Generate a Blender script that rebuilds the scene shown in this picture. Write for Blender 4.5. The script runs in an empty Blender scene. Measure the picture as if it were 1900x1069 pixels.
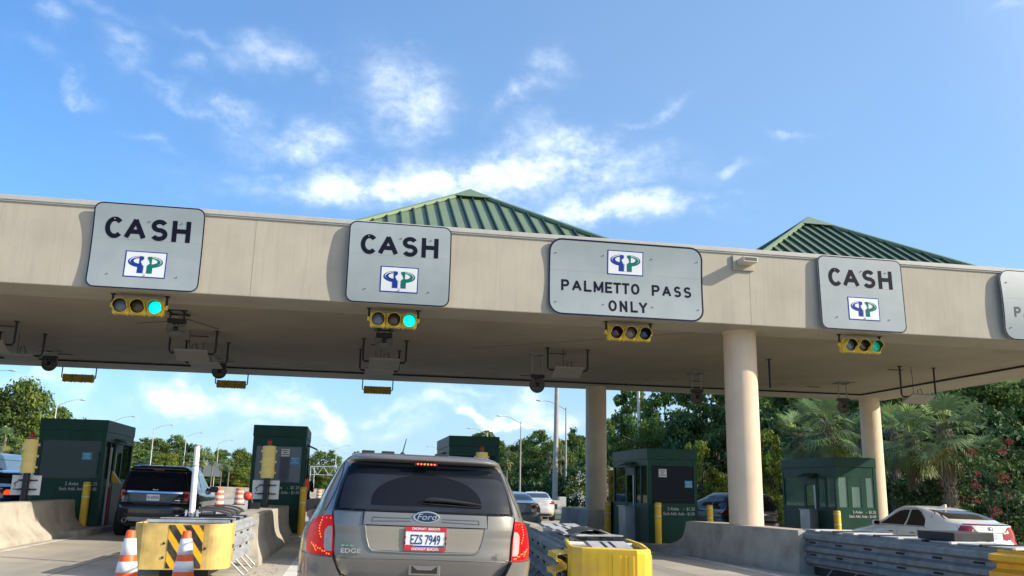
import bpy, bmesh, math, random
from mathutils import Vector, Matrix, Euler, noise
R = math.radians
sc = bpy.context.scene
# ------------------------------------------------------------------ camera
CAMZ = 1.43
yaw, pit, roll = R(10.5), R(13.0), R(1.17)
fw = Vector((math.sin(yaw)*math.cos(pit), math.cos(yaw)*math.cos(pit), math.sin(pit)))
r0 = Vector((math.cos(yaw), -math.sin(yaw), 0)); u0 = r0.cross(fw)
rt = math.cos(roll)*r0 + math.sin(roll)*u0
up = -math.sin(roll)*r0 + math.cos(roll)*u0
cam = bpy.data.cameras.new('camera'); camo = bpy.data.objects.new('camera', cam)
sc.collection.objects.link(camo); sc.camera = camo
cam.sensor_width = 36.0; cam.lens = 36.0*1620/1900; cam.clip_start = .1; cam.clip_end = 6000
camo.matrix_world = Matrix(((rt.x, up.x, -fw.x, 0), (rt.y, up.y, -fw.y, 0), (rt.z, up.z, -fw.z, CAMZ), (0, 0, 0, 1)))
# ------------------------------------------------------------------ light
SUN = Vector((.62, -.255, .34)).normalized()
sun_el = math.asin(SUN.z); sun_az = math.atan2(SUN.x, SUN.y)
sl = bpy.data.lights.new('sun', 'SUN'); slo = bpy.data.objects.new('sun', sl); sc.collection.objects.link(slo)
sl.energy = 4.6; sl.angle = R(.53); sl.color = (1, .90, .76)
slo.rotation_euler = SUN.to_track_quat('Z', 'Y').to_euler(); slo.location = (20, -10, 20)
sc.view_settings.view_transform = 'Standard'; sc.view_settings.look = 'None'
sc.view_settings.exposure = .60; sc.view_settings.gamma = 1
sc.cycles.max_bounces = 8; sc.cycles.diffuse_bounces = 4; sc.cycles.transparent_max_bounces = 8
# ------------------------------------------------------------------ sky
W = bpy.data.worlds.new('World'); sc.world = W; W.use_nodes = True
nt = W.node_tree; nt.nodes.clear()
def N(t, **k):
    n = nt.nodes.new(t)
    for a, b in k.items(): setattr(n, a, b)
    return n
def Lk(a, b): nt.links.new(a, b)
out = N('ShaderNodeOutputWorld'); bg = N('ShaderNodeBackground'); Lk(bg.outputs[0], out.inputs[0])
sky = N('ShaderNodeTexSky'); sky.sky_type = 'NISHITA'; sky.sun_disc = False
sky.sun_elevation = sun_el; sky.sun_rotation = sun_az
sky.air_density = 1.0; sky.dust_density = .4; sky.ozone_density = 2.2; sky.altitude = 0
bg.inputs[1].default_value = .137
tc = N('ShaderNodeTexCoord')
def M(op, a, b=None, c=None):
    n = N('ShaderNodeMath', operation=op)
    for i, v in enumerate((a, b, c)):
        if v is None: continue
        if isinstance(v, (int, float)): n.inputs[i].default_value = v
        else: Lk(v, n.inputs[i])
    return n.outputs[0]
def V(op, a, b=None):
    n = N('ShaderNodeVectorMath', operation=op)
    for i, v in enumerate((a, b)):
        if v is None: continue
        if isinstance(v, (tuple, Vector)): n.inputs[i].default_value = v
        else: Lk(v, n.inputs[i])
    return n
D = V('NORMALIZE', tc.outputs['Generated']).outputs[0]
def warp(scale, amt, det):
    n = N('ShaderNodeTexNoise'); n.inputs['Scale'].default_value = scale; n.inputs['Detail'].default_value = det
    Lk(D, n.inputs['Vector'])
    s = V('SUBTRACT', n.outputs['Color'], (.5, .5, .5)).outputs[0]
    m = N('ShaderNodeVectorMath', operation='SCALE'); Lk(s, m.inputs[0]); m.inputs['Scale'].default_value = amt
    return m.outputs[0]
Dw = V('ADD', V('ADD', D, warp(8, .13, 5)).outputs[0], warp(38, .022, 3)).outputs[0]
# cloud patches: azimuth (degrees right of the lane), elevation, half extents in degrees, tilt, strength
CLOUDS = [(2.45, 24.98, 2.96, 2.44, -19, 0.8), (1.43, 26.24, 1.76, 1.76, 1, 0.45), (-4.09, 21.52, 2.81, 1.09, 13, 0.85), (-0.87, 19.27, 2.18, 1.35, 1, 1.4), (3.29, 19.84, 4.81, 1.52, 1, 1.0), (8.49, 19.8, 5.65, 1.61, 5, 0.95), (10.7, 21.24, 4.83, 1.37, 9, 0.8), (15.0, 22.3, 2.64, 1.52, -14, 1.0), (15.94, 19.87, 3.82, 1.69, 6, 0.9), (5.93, 18.66, 6.46, 1.01, 1, 0.75), (6.62, 19.91, 10.07, 0.97, 4, 1.55), (11.46, 20.39, 6.86, 1.21, 5, 1.35), (17.4, 17.59, 5.03, 0.81, 3, 1.4), (12.62, 17.78, 2.43, 0.57, 1, 0.6), (12.87, 27.38, 1.5, 0.87, 11, 0.6), (11.3, 25.16, 2.46, 0.64, 26, 0.75), (21.37, 24.91, 1.49, 0.39, 16, 0.6), (18.57, 24.33, 0.95, 0.51, 1, 0.5), (25.8, 20.57, 1.48, 0.43, 1, 0.55), (29.98, 22.62, 1.37, 0.23, 1, 0.65), (24.24, 18.56, 2.36, 0.47, 1, 0.5), (19.27, 21.52, 1.03, 0.64, 31, 0.5), (-6.86, 26.55, 3.03, 0.91, -7, 0.6), (-10.6, 22.65, 3.58, 0.53, -17, 0.65), (-7.71, 22.74, 1.72, 0.69, -4, 0.65), (-13.19, 19.47, 1.57, 0.45, -4, 0.6), (-15.9, 25.7, 1.51, 0.65, -14, 0.6), (-20.38, 25.8, 0.76, 0.69, 1, 0.55), (-15.49, 24.32, 1.3, 1.45, 1, 0.45), (-17.98, 22.09, 1.5, 0.32, -34, 0.55), (-11.22, 25.13, 0.82, 0.89, 31, 0.4), (-21.5, 23.57, 1.55, 0.48, 1, 0.4), (-2.93, 24.99, 0.93, 0.7, 1, 0.4), (-17.52, 27.11, 3.35, 0.49, -4, 0.35), (3.38, 28.46, 0.93, 0.39, 1, 0.4), (-11.98, 27.2, 2.21, 0.37, -9, 0.35), (42.77, 27.57, 1.36, 0.34, 1, 0.5), (-10.05, 4.83, 1.89, 0.68, -7, 1.2), (-11.76, 5.06, 0.97, 0.67, 1, 0.6), (-4.43, 4.44, 3.69, 1.01, -9, 0.8), (-1.25, 4.22, 1.65, 0.79, -34, 1.5), (-6.75, 5.0, 2.7, 0.62, 1, 0.6), (-3.48, 4.98, 2.35, 0.86, -19, 0.7), (-4.62, 2.76, 4.64, 0.54, 1, 0.35), (-14.02, 3.98, 2.56, 0.51, 1, 0.3), (5.41, 4.78, 2.81, 0.64, 1, 0.6), (9.09, 4.52, 1.85, 0.32, 1, 1.3), (12.59, 5.39, 2.42, 0.73, 1, 0.75), (1.94, 4.85, 2.39, 0.48, 1, 0.45), (-18.14, 5.37, 2.48, 0.5, -9, 0.6), (-16.03, 4.03, 1.44, 1.08, -59, 0.4), (7.48, 5.7, 2.82, 0.4, 1, 0.5), (3.73, 3.53, 2.39, 0.8, 1, 0.45), (17.32, 5.87, 1.6, 0.8, 1, 0.4)]
acc = None
for az, el, a, b, tilt, st in CLOUDS:
    if el < 13: st *= 1.35
    az, el, tl = R(az), R(el), R(tilt)
    c = Vector((math.sin(az)*math.cos(el), math.cos(az)*math.cos(el), math.sin(el)))
    e1 = Vector((math.cos(az), -math.sin(az), 0)); e2 = e1.cross(c)
    f1 = (math.cos(tl)*e1 + math.sin(tl)*e2)/math.tan(R(a*1.15)); f2 = (-math.sin(tl)*e1 + math.cos(tl)*e2)/math.tan(R(b*1.2))
    d = V('SUBTRACT', Dw, tuple(c)).outputs[0]
    u = V('DOT_PRODUCT', d, tuple(f1)).outputs['Value']; v = V('DOT_PRODUCT', d, tuple(f2)).outputs['Value']
    q = M('ADD', M('MULTIPLY', u, u), M('MULTIPLY', v, v))
    g = M('MULTIPLY', M('EXPONENT', M('MULTIPLY', q, -1.0)), st)
    acc = g if acc is None else M('MAXIMUM', acc, g)
def wn(scale, det, rough, stretch):
    mp = N('ShaderNodeMapping'); mp.inputs['Scale'].default_value = stretch; Lk(D, mp.inputs['Vector'])
    n = N('ShaderNodeTexNoise'); n.inputs['Scale'].default_value = scale; n.inputs['Detail'].default_value = det
    n.inputs['Roughness'].default_value = rough; Lk(mp.outputs[0], n.inputs['Vector']); return n.outputs['Fac']
n1 = wn(13, 8, .62, (1, 1, 1.9)); n2 = wn(62, 8, .65, (1, 1, 1.5))
nz = M('ADD', M('MULTIPLY', n1, .62), M('MULTIPLY', n2, .38))
cm = M('MULTIPLY', acc, M('MULTIPLY_ADD', nz, 3.5, -.98))
ramp = N('ShaderNodeMapRange'); ramp.interpolation_type = 'SMOOTHSTEP'; Lk(cm, ramp.inputs[0])
ramp.inputs[1].default_value = .0; ramp.inputs[2].default_value = 1.5; ramp.inputs[3].default_value = 0; ramp.inputs[4].default_value = .80
# pale air near the horizon, whiter toward the sun side
sep = N('ShaderNodeSeparateXYZ'); Lk(D, sep.inputs[0])
hz = N('ShaderNodeMapRange'); hz.interpolation_type = 'SMOOTHSTEP'; Lk(sep.outputs[2], hz.inputs[0])
hz.inputs[1].default_value = .22; hz.inputs[2].default_value = -.05; hz.inputs[3].default_value = 0.0; hz.inputs[4].default_value = .62
def mixc(f, a, b):
    n = N('ShaderNodeMix', data_type='RGBA'); n.clamp_factor = True
    if isinstance(f, (int, float)): n.inputs[0].default_value = f
    else: Lk(f, n.inputs[0])
    for s, x in ((6, a), (7, b)):
        if isinstance(x, tuple): n.inputs[s].default_value = (*x, 1)
        else: Lk(x, n.inputs[s])
    return n.outputs[2]
mul = N('ShaderNodeMix', data_type='RGBA', blend_type='MULTIPLY'); mul.inputs[0].default_value = 1
Lk(sky.outputs[0], mul.inputs[6]); mul.inputs[7].default_value = (.62, .99, 1.30, 1)
side = M('MULTIPLY', M('MAXIMUM', V('DOT_PRODUCT', D, (.85, .45, 0)).outputs['Value'], 0.0), .46)
glow = N('ShaderNodeMapRange'); glow.interpolation_type = 'SMOOTHERSTEP'; Lk(V('DOT_PRODUCT', D, tuple(SUN)).outputs['Value'], glow.inputs[0])
glow.inputs[1].default_value = .36; glow.inputs[2].default_value = .98; glow.inputs[3].default_value = 0; glow.inputs[4].default_value = 1.0
grad = N('ShaderNodeMapRange'); Lk(sep.outputs[2], grad.inputs[0]); grad.inputs[1].default_value = .05; grad.inputs[2].default_value = .55; grad.inputs[3].default_value = .80; grad.inputs[4].default_value = 1.0
gm = N('ShaderNodeVectorMath', operation='SCALE'); Lk(mul.outputs[2], gm.inputs[0]); Lk(grad.outputs[0], gm.inputs['Scale'])
base = mixc(M('MINIMUM', M('ADD', hz.outputs[0], side), .9), gm.outputs[0], (2.8, 3.8, 4.8))
col = mixc(ramp.outputs[0], mixc(glow.outputs[0], base, (7.5, 7.2, 6.6)), (6.6, 7.1, 7.6))
Lk(col, bg.inputs[0])
# ------------------------------------------------------------------ helpers
C = sc.collection
def gz(x):
    k = [(-30, .55), (-20, .40), (0, 0), (9, -.063), (14, -.21), (30, -.32)]
    if x <= k[0][0]: return k[0][1]
    for (a, za), (b, zb) in zip(k, k[1:]):
        if x <= b: return za + (zb-za)*(x-a)/(b-a)
    return k[-1][1]
class MB:
    def __init__(s): s.v = []; s.f = []; s.m = []; s.col = None; s.sm = []
    def add(s, vs, fs, mi=0, smooth=False):
        o = len(s.v); s.v += [tuple(p) for p in vs]; s.f += [tuple(i+o for i in f) for f in fs]
        s.m += [mi]*len(fs); s.sm += [smooth]*len(fs); return s
    def box(s, x0, x1, y0, y1, z0, z1, mi=0):
        vs = [(x, y, z) for z in (z0, z1) for y in (y0, y1) for x in (x0, x1)]
        return s.add(vs, [(0, 2, 3, 1), (4, 5, 7, 6), (0, 1, 5, 4), (2, 6, 7, 3), (0, 4, 6, 2), (1, 3, 7, 5)], mi)
    def obox(s, c, ax, ay, az, mi=0):
        c = Vector(c); ax, ay, az = Vector(ax), Vector(ay), Vector(az)
        vs = [c + sx*ax + sy*ay + sz*az for sz in (-1, 1) for sy in (-1, 1) for sx in (-1, 1)]
        return s.add(vs, [(0, 2, 3, 1), (4, 5, 7, 6), (0, 1, 5, 4), (2, 6, 7, 3), (0, 4, 6, 2), (1, 3, 7, 5)], mi)
    def tube(s, pts, rad, n=10, mi=0, caps=True, smooth=True):
        pts = [Vector(p) for p in pts]; rads = rad if isinstance(rad, (list, tuple)) else [rad]*len(pts)
        rings = []; prev = None
        for i, p in enumerate(pts):
            d = (pts[min(i+1, len(pts)-1)] - pts[max(i-1, 0)]).normalized()
            if prev is None:
                a = d.orthogonal().normalized()
            else:
                a = (prev - d*prev.dot(d)).normalized()
            prev = a; b = d.cross(a)
            rings.append([p + rads[i]*(math.cos(2*math.pi*k/n)*a + math.sin(2*math.pi*k/n)*b) for k in range(n)])
        vs = [q for r in rings for q in r]; fs = []
        for i in range(len(pts)-1):
            for k in range(n):
                fs.append((i*n+k, i*n+(k+1) % n, (i+1)*n+(k+1) % n, (i+1)*n+k))
        s.add(vs, fs, mi, smooth)
        if caps:
            s.add(rings[0], [tuple(range(n-1, -1, -1))], mi); s.add(rings[-1], [tuple(range(n))], mi)
        return s
    def lathe(s, prof, c=(0, 0, 0), n=24, mi=0, ax='Z', smooth=True):
        vs = []
        for r, h in prof:
            for k in range(n):
                a = 2*math.pi*k/n
                if ax == 'Z': vs.append((c[0]+r*math.cos(a), c[1]+r*math.sin(a), c[2]+h))
                elif ax == 'Y': vs.append((c[0]+r*math.cos(a), c[1]+h, c[2]+r*math.sin(a)))
                else: vs.append((c[0]+h, c[1]+r*math.cos(a), c[2]+r*math.sin(a)))
        fs = [(i*n+k, i*n+(k+1) % n, (i+1)*n+(k+1) % n, (i+1)*n+k) for i in range(len(prof)-1) for k in range(n)]
        return s.add(vs, fs, mi, smooth)
    def prism(s, poly, h0, h1, plane='XY', mi=0):
        n = len(poly)
        def P(a, b, h): return (a, b, h) if plane == 'XY' else ((a, h, b) if plane == 'XZ' else (h, a, b))
        vs = [P(a, b, h0) for a, b in poly] + [P(a, b, h1) for a, b in poly]
        return s.add(vs, [tuple(range(n)), tuple(range(2*n-1, n-1, -1))] + [(i, i+n, (i+1) % n+n, (i+1) % n) for i in range(n)], mi)
    def loft(s, secs, closed=True, mi=0, smooth=False, caps=True):
        n = len(secs[0]); vs = [q for r in secs for q in r]; fs = []
        for i in range(len(secs)-1):
            for k in range(n if closed else n-1):
                fs.append((i*n+k, i*n+(k+1) % n, (i+1)*n+(k+1) % n, (i+1)*n+k))
        s.add(vs, fs, mi, smooth)
        if caps and closed:
            s.add(secs[0], [tuple(range(n-1, -1, -1))], mi); s.add(secs[-1], [tuple(range(n))], mi)
        return s
    def build(s, name, mat, parent=None, bevel=0, loc=None, recalc=True, autosm=None):
        me = bpy.data.meshes.new(name); me.from_pydata(s.v, [], s.f)
        ms = mat if isinstance(mat, (list, tuple)) else [mat]
        for m in ms: me.materials.append(m)
        me.polygons.foreach_set('material_index', s.m); me.polygons.foreach_set('use_smooth', s.sm)
        if s.col:
            ca = me.color_attributes.new('tone', 'FLOAT_COLOR', 'CORNER')
            buf = []
            for f, c in zip(s.f, s.col): buf += list(c)*len(f)
            ca.data.foreach_set('color', buf)
        if recalc:
            bm = bmesh.new(); bm.from_mesh(me); bmesh.ops.recalc_face_normals(bm, faces=bm.faces); bm.to_mesh(me); bm.free()
        me.update()
        o = bpy.data.objects.new(name, me); C.objects.link(o)
        if parent: o.parent = parent
        if loc: o.location = loc
        if bevel:
            b = o.modifiers.new('bevel', 'BEVEL'); b.width = bevel; b.segments = 2; b.limit_method = 'ANGLE'; b.angle_limit = R(40)
            b.harden_normals = False
        return o
def tag(o, label=None, cat=None, group=None, kind=None):
    if label: o['label'] = label
    if cat: o['category'] = cat
    if group: o['group'] = group
    if kind: o['kind'] = kind
    return o
def thing(name, label, cat, loc=(0, 0, 0), rz=0, group=None):
    o = bpy.data.objects.new(name, None); o.empty_display_size = .2; C.objects.link(o)
    o.location = loc; o.rotation_euler = (0, 0, rz); return tag(o, label, cat, group)
def copy_tree(o, parent=None):
    c = o.copy(); C.objects.link(c)
    if parent: c.parent = parent
    for ch in o.children: copy_tree(ch, c)
    return c
# ------------------------------------------------------------------ materials
def mat(name, col, rough=.6, metal=0, spec=.5, var=0, vscale=3, bump=0, bscale=30, coat=0, emit=None, estr=0, stain=None, sscale=1.2, samt=.4, streak=0, attr=False, trans=0, coords='Object'):
    m = bpy.data.materials.new(name); m.use_nodes = True; t = m.node_tree; b = t.nodes['Principled BSDF']
    b.inputs['Base Color'].default_value = (*col, 1); b.inputs['Roughness'].default_value = rough
    b.inputs['Metallic'].default_value = metal; b.inputs['Specular IOR Level'].default_value = spec
    b.inputs['Coat Weight'].default_value = coat; b.inputs['Coat Roughness'].default_value = .04
    if emit: b.inputs['Emission Color'].default_value = (*emit, 1); b.inputs['Emission Strength'].default_value = estr
    tcn = t.nodes.new('ShaderNodeTexCoord')
    cur = None
    def noise_(scale, det=5, z=1.0):
        mp = t.nodes.new('ShaderNodeMapping'); mp.inputs['Scale'].default_value = (1, 1, z); t.links.new(tcn.outputs[coords], mp.inputs[0])
        n = t.nodes.new('ShaderNodeTexNoise'); n.inputs['Scale'].default_value = scale; n.inputs['Detail'].default_value = det
        t.links.new(mp.outputs[0], n.inputs[0]); return n.outputs['Fac']
    def mixn(f, a, b2, blend='MIX'):
        n = t.nodes.new('ShaderNodeMix'); n.data_type = 'RGBA'; n.blend_type = blend
        if isinstance(f, float): n.inputs[0].default_value = f
        else: t.links.new(f, n.inputs[0])
        for s, x in ((6, a), (7, b2)):
            if isinstance(x, tuple): n.inputs[s].default_value = (*x, 1)
            else: t.links.new(x, n.inputs[s])
        return n.outputs[2]
    def rng(x, a, b2, c, d):
        n = t.nodes.new('ShaderNodeMapRange'); t.links.new(x, n.inputs[0])
        for i, v in enumerate((a, b2, c, d)): n.inputs[i+1].default_value = v
        return n.outputs[0]
    if var:
        f = noise_(vscale, 7)
        lo = tuple(max(0, c*(1-var)) for c in col); hi = tuple(min(1, c*(1+var)) for c in col)
        cur = mixn(rng(f, .3, .7, 0, 1), lo, hi)
    if stain:
        f = noise_(sscale, 8); cur = mixn(rng(f, .48, .72, 0, samt), cur or col, stain)
    if streak:
        f = noise_(14, 4, .06); cur = mixn(rng(f, .5, .8, 0, streak), cur or col, tuple(c*.45 for c in col))
    if attr:
        a = t.nodes.new('ShaderNodeVertexColor'); a.layer_name = 'tone'
        cur = mixn(1.0, cur or col, a.outputs[0], 'MULTIPLY')
    if cur is not None: t.links.new(cur, b.inputs['Base Color'])
    if bump:
        f = noise_(bscale, 4); bn = t.nodes.new('ShaderNodeBump'); bn.inputs['Strength'].default_value = bump; bn.inputs['Distance'].default_value = .02
        t.links.new(f, bn.inputs['Height']); t.links.new(bn.outputs[0], b.inputs['Normal'])
    if trans:
        tr = t.nodes.new('ShaderNodeBsdfTranslucent'); ms = t.nodes.new('ShaderNodeMixShader'); ms.inputs[0].default_value = trans
        if cur is not None: t.links.new(cur, tr.inputs[0])
        else: tr.inputs[0].default_value = (*col, 1)
        t.links.new(b.outputs[0], ms.inputs[1]); t.links.new(tr.outputs[0], ms.inputs[2]); t.links.new(ms.outputs[0], t.nodes['Material Output'].inputs[0])
    return m
def glassmat(name, tint, through, rough=.03, spec=.8):
    m = bpy.data.materials.new(name); m.use_nodes = True; t = m.node_tree; b = t.nodes['Principled BSDF']
    b.inputs['Base Color'].default_value = (*tint, 1); b.inputs['Roughness'].default_value = rough; b.inputs['Specular IOR Level'].default_value = spec
    if through:
        tr = t.nodes.new('ShaderNodeBsdfTransparent'); tr.inputs[0].default_value = (.78, .86, .82, 1); ms = t.nodes.new('ShaderNodeMixShader'); ms.inputs[0].default_value = through
        t.links.new(b.outputs[0], ms.inputs[1]); t.links.new(tr.outputs[0], ms.inputs[2]); t.links.new(ms.outputs[0], t.nodes['Material Output'].inputs[0])
    return m
stucco = mat('stucco', (.405, .370, .303), .9, var=.05, vscale=1.2, bump=.25, bscale=60, stain=(.33, .29, .235), sscale=.9, samt=.6, streak=.20)
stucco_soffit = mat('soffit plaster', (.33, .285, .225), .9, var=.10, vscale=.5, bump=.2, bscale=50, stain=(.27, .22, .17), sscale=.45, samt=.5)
stucco_col = mat('column render', (.70, .55, .405), .9, var=.06, vscale=2, bump=.5, bscale=90, streak=.12)
coping_m = mat('coping metal', (.42, .41, .375), .5, var=.05, streak=.15)
dark_gap = mat('dark gap', (.02, .018, .015), .9)
black = mat('black metal', (.012, .012, .014), .45, var=.2)
grey_m = mat('grey metal', (.25, .25, .25), .5, var=.15)
galv = mat('galvanised steel', (.42, .45, .48), .5, metal=.35, var=.22, vscale=5, bump=.12, bscale=25, stain=(.20, .20, .20), sscale=4, samt=.45)
galv_d = mat('dull galvanised steel', (.20, .232, .25), .55, metal=.35, var=.25, vscale=5, bump=.12, bscale=25, stain=(.12, .13, .15), sscale=3, samt=.5)
roof_g = mat('green roof metal', (.145, .205, .122), .45, var=.08, vscale=1)
rib_shade = mat('shade-coloured roof rib', (.018, .05, .04), .5)  # dark green carries the shaded side of the seams in its colour
roof_cap = mat('green roof cap', (.14, .205, .125), .45)
booth_g = mat('booth green steel', (.008, .050, .032), .45, spec=.22, var=.18, vscale=2, streak=.2)
booth_ss = mat('brushed steel', (.38, .39, .40), .38, metal=.7, var=.15, streak=.25)
ylw = mat('yellow paint', (.80, .47, .015), .5, var=.08, vscale=4, stain=(.5, .32, .08), sscale=5, samt=.35)
ylw_s = mat('yellow signal paint', (.78, .56, .06), .45, var=.06, stain=(.5, .36, .08), sscale=6, samt=.3)
ylw_d = mat('dirty yellow paint', (.60, .43, .13), .65, var=.22, vscale=3, stain=(.25, .155, .06), sscale=1.7, samt=.95, streak=.4, bump=.2, bscale=9)
ylw_pl = mat('yellow plastic', (.90, .58, .04), .45, var=.06, vscale=2, stain=(.60, .40, .13), sscale=3, samt=.4, streak=.25)
ylw_head = mat('faded yellow housing', (.80, .62, .20), .5, var=.07, stain=(.5, .38, .16), sscale=6, samt=.3)
white_p = mat('white paint', (.78, .77, .74), .55, var=.06, stain=(.45, .42, .38), sscale=5, samt=.35)
sign_face = mat('sign sheeting', (.265, .31, .325), .45, var=.05, vscale=2.5, stain=(.34, .37, .39), sscale=1.5, samt=.4)
sign_back = mat('aluminium sheet', (.50, .52, .53), .45, metal=.3, var=.06, stain=(.40, .4, .4), sscale=4, samt=.3)
navy = mat('navy border', (.008, .012, .035), .6, spec=.12)
ink = mat('black legend', (.006, .007, .018), .6, spec=.10)
emb_w = mat('white sheeting', (.62, .65, .68), .5)
emb_b = mat('blue sheeting', (.008, .035, .24), .6, spec=.15)
emb_g = mat('green sheeting', (.004, .13, .11), .6, spec=.15)
conc = mat('barrier concrete', (.42, .385, .32), .9, var=.12, vscale=3, bump=.35, bscale=30, stain=(.20, .175, .13), sscale=1.6, samt=.6, streak=.3)
kerb_m = mat('kerb concrete', (.36, .34, .30), .9, var=.12, bump=.3, stain=(.14, .13, .11), sscale=2, samt=.6)
orange_f = mat('faded orange plastic', (.60, .13, .05), .6, var=.1, stain=(.35, .12, .06), sscale=4, samt=.5)
band_f = mat('faded white band', (.55, .53, .50), .6, var=.08)
orange = mat('orange plastic', (.85, .12, .018), .5, var=.06, stain=(.45, .10, .04), sscale=6, samt=.3)
cone_w = mat('white reflective band', (.80, .80, .80), .45, var=.05, stain=(.5, .48, .45), sscale=7, samt=.3)
rubber = mat('black rubber', (.015, .015, .016), .75, var=.2)
beacon_r = mat('red lens', (.35, .01, .012), .25)
disc_r = mat('orange red lens', (.75, .07, .03), .35)
def text_mesh(name, body, size, m, parent, loc, rot=(R(90), 0, 0), xs=1.0, offset=0, ext=.002, align='CENTER', shear=0, space=1.0):
    cu = bpy.data.curves.new(name, 'FONT'); cu.body = body; cu.size = size; cu.extrude = ext; cu.offset = offset
    cu.align_x = align; cu.align_y = 'CENTER'; cu.shear = shear; cu.space_character = space; cu.resolution_u = 4
    o = bpy.data.objects.new(name, cu); C.objects.link(o)
    dg = bpy.context.evaluated_depsgraph_get(); dg.update()
    me = bpy.data.meshes.new_from_object(o.evaluated_get(dg)); bpy.data.objects.remove(o); bpy.data.curves.remove(cu)
    me.materials.clear(); me.materials.append(m); me.name = name
    for v in me.vertices: v.co.x *= xs
    e = Euler(rot).to_matrix()
    for v in me.vertices: v.co = e @ v.co
    ob = bpy.data.objects.new(name, me); C.objects.link(ob); ob.location = loc
    if parent: ob.parent = parent
    return ob
# ================================================================== setting: ground
def sheet(name, m, poly_fn, y0, y1, ny, nx, dz, kind='structure'):
    mb = MB()
    vs = []; fs = []
    for j in range(ny+1):
        y = y0 + (y1-y0)*j/ny; xa, xb = poly_fn(y)
        for i in range(nx+1):
            x = xa + (xb-xa)*i/nx; vs.append((x, y, gz(x)+dz))
    for j in range(ny):
        for i in range(nx):
            a = j*(nx+1)+i; fs.append((a, a+1, a+nx+2, a+nx+1))
    mb.add(vs, fs); o = mb.build(name, m, recalc=False); return tag(o, kind=kind)
def road_mat():
    m = mat('pavement concrete', (.42, .385, .32), .88, var=.10, vscale=.9, bump=.25, bscale=70, stain=(.17, .155, .13), sscale=.5, samt=.45, coords='Object')
    t = m.node_tree; b = t.nodes['Principled BSDF']; link = b.inputs['Base Color'].links[0]; src = link.from_socket
    tcn = t.nodes.new('ShaderNodeTexCoord'); sp = t.nodes.new('ShaderNodeSeparateXYZ'); t.links.new(tcn.outputs['Object'], sp.inputs[0])
    def mm(op, a, bb):
        n = t.nodes.new('ShaderNodeMath'); n.operation = op
        for i, v in enumerate((a, bb)):
            if isinstance(v, (int, float)): n.inputs[i].default_value = v
            else: t.links.new(v, n.inputs[i])
        return n.outputs[0]
    jy = mm('LESS_THAN', mm('ABSOLUTE', mm('SUBTRACT', mm('FRACT', mm('DIVIDE', sp.outputs[1], 4.6), 0), .5), 0), .0035)
    jx = mm('LESS_THAN', mm('ABSOLUTE', mm('SUBTRACT', mm('FRACT', mm('DIVIDE', mm('ADD', sp.outputs[0], 4.2), 5.3), 0), .02), 0), .003)
    j = mm('MULTIPLY', mm('MAXIMUM', jx, jy), .65)
    # oil track down the middle of each lane, tyre marks
    mp = t.nodes.new('ShaderNodeMapping'); mp.inputs['Scale'].default_value = (1, .08, 1); t.links.new(tcn.outputs['Object'], mp.inputs[0])
    n = t.nodes.new('ShaderNodeTexNoise'); n.inputs['Scale'].default_value = 3.2; n.inputs['Detail'].default_value = 6; t.links.new(mp.outputs[0], n.inputs[0])
    lane = mm('ABSOLUTE', mm('SUBTRACT', mm('FRACT', mm('DIVIDE', mm('ADD', sp.outputs[0], 1.75), 5.3), 0), .5), 0)
    oil = mm('MULTIPLY', mm('MAXIMUM', mm('SUBTRACT', 1.0, mm('MULTIPLY', lane, 4.5)), 0), mm('MULTIPLY', n.outputs[0], .75))
    f = mm('MINIMUM', mm('ADD', j, oil), .85)
    mx = t.nodes.new('ShaderNodeMix'); mx.data_type = 'RGBA'; t.links.new(f, mx.inputs[0]); t.links.new(src, mx.inputs[6]); mx.inputs[7].default_value = (.09, .085, .075, 1)
    t.links.new(mx.outputs[2], b.inputs['Base Color']); return m
grass_m = mat('verge grass', (.055, .085, .025), .95, var=.35, vscale=2, bump=.6, bscale=12, stain=(.12, .11, .05), sscale=.4, samt=.5)
road_m = road_mat()
sheet('ground', grass_m, lambda y: (-600, 600), -40, 1500, 10, 120, -.02)
def road_edge(y):
    k = [(-40, 26), (34, 26), (46, 17), (52, 15.6), (60, 15.8), (75, 19), (92, 22), (1400, 24)]
    for (a, xa), (b, xb) in zip(k, k[1:]):
        if y <= b: return xa + (xb-xa)*(y-a)/(b-a)
    return 24
sheet('road', road_m, lambda y: (-29, road_edge(y)), -30, 150, 60, 40, 0)
sheet('road', road_m, lambda y: (-29, 23.5), 150, 1400, 10, 40, 0)
# kerb along the right-hand verge
mb = MB()
ys = [36+i*2 for i in range(57)]
for a, b in zip(ys, ys[1:]):
    xa, xb = road_edge(a), road_edge(b)
    for (x, y, X, Y_) in ((xa, a, xb, b),):
        z0, z1 = gz(x), gz(X)
        mb.add([(x, y, z0-.05), (x, y, z0+.13), (x+.2, y, z0+.14), (x+.2, y, z0-.05), (X, Y_, z1-.05), (X, Y_, z1+.13), (X+.2, Y_, z1+.14), (X+.2, Y_, z1-.05)],
               [(0, 1, 5, 4), (1, 2, 6, 5), (2, 3, 7, 6)])
tag(mb.build('kerb', kerb_m), kind='structure')
line_m = mat('road marking paint', (.66, .65, .60), .7, var=.12, vscale=6, stain=(.30, .28, .25), sscale=3, samt=.7)
def stripe(xa, ya, xb, yb, w=.15):
    n = 8; vs = []
    for i in range(n+1):
        x = xa+(xb-xa)*i/n; y = ya+(yb-ya)*i/n
        vs += [(x-w/2, y, gz(x)+.004), (x+w/2, y, gz(x)+.004)]
    mb = MB(); mb.add(vs, [(2*i, 2*i+1, 2*i+3, 2*i+2) for i in range(n)])
    tag(mb.build('lane_marking', line_m, recalc=False), kind='structure')
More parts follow.
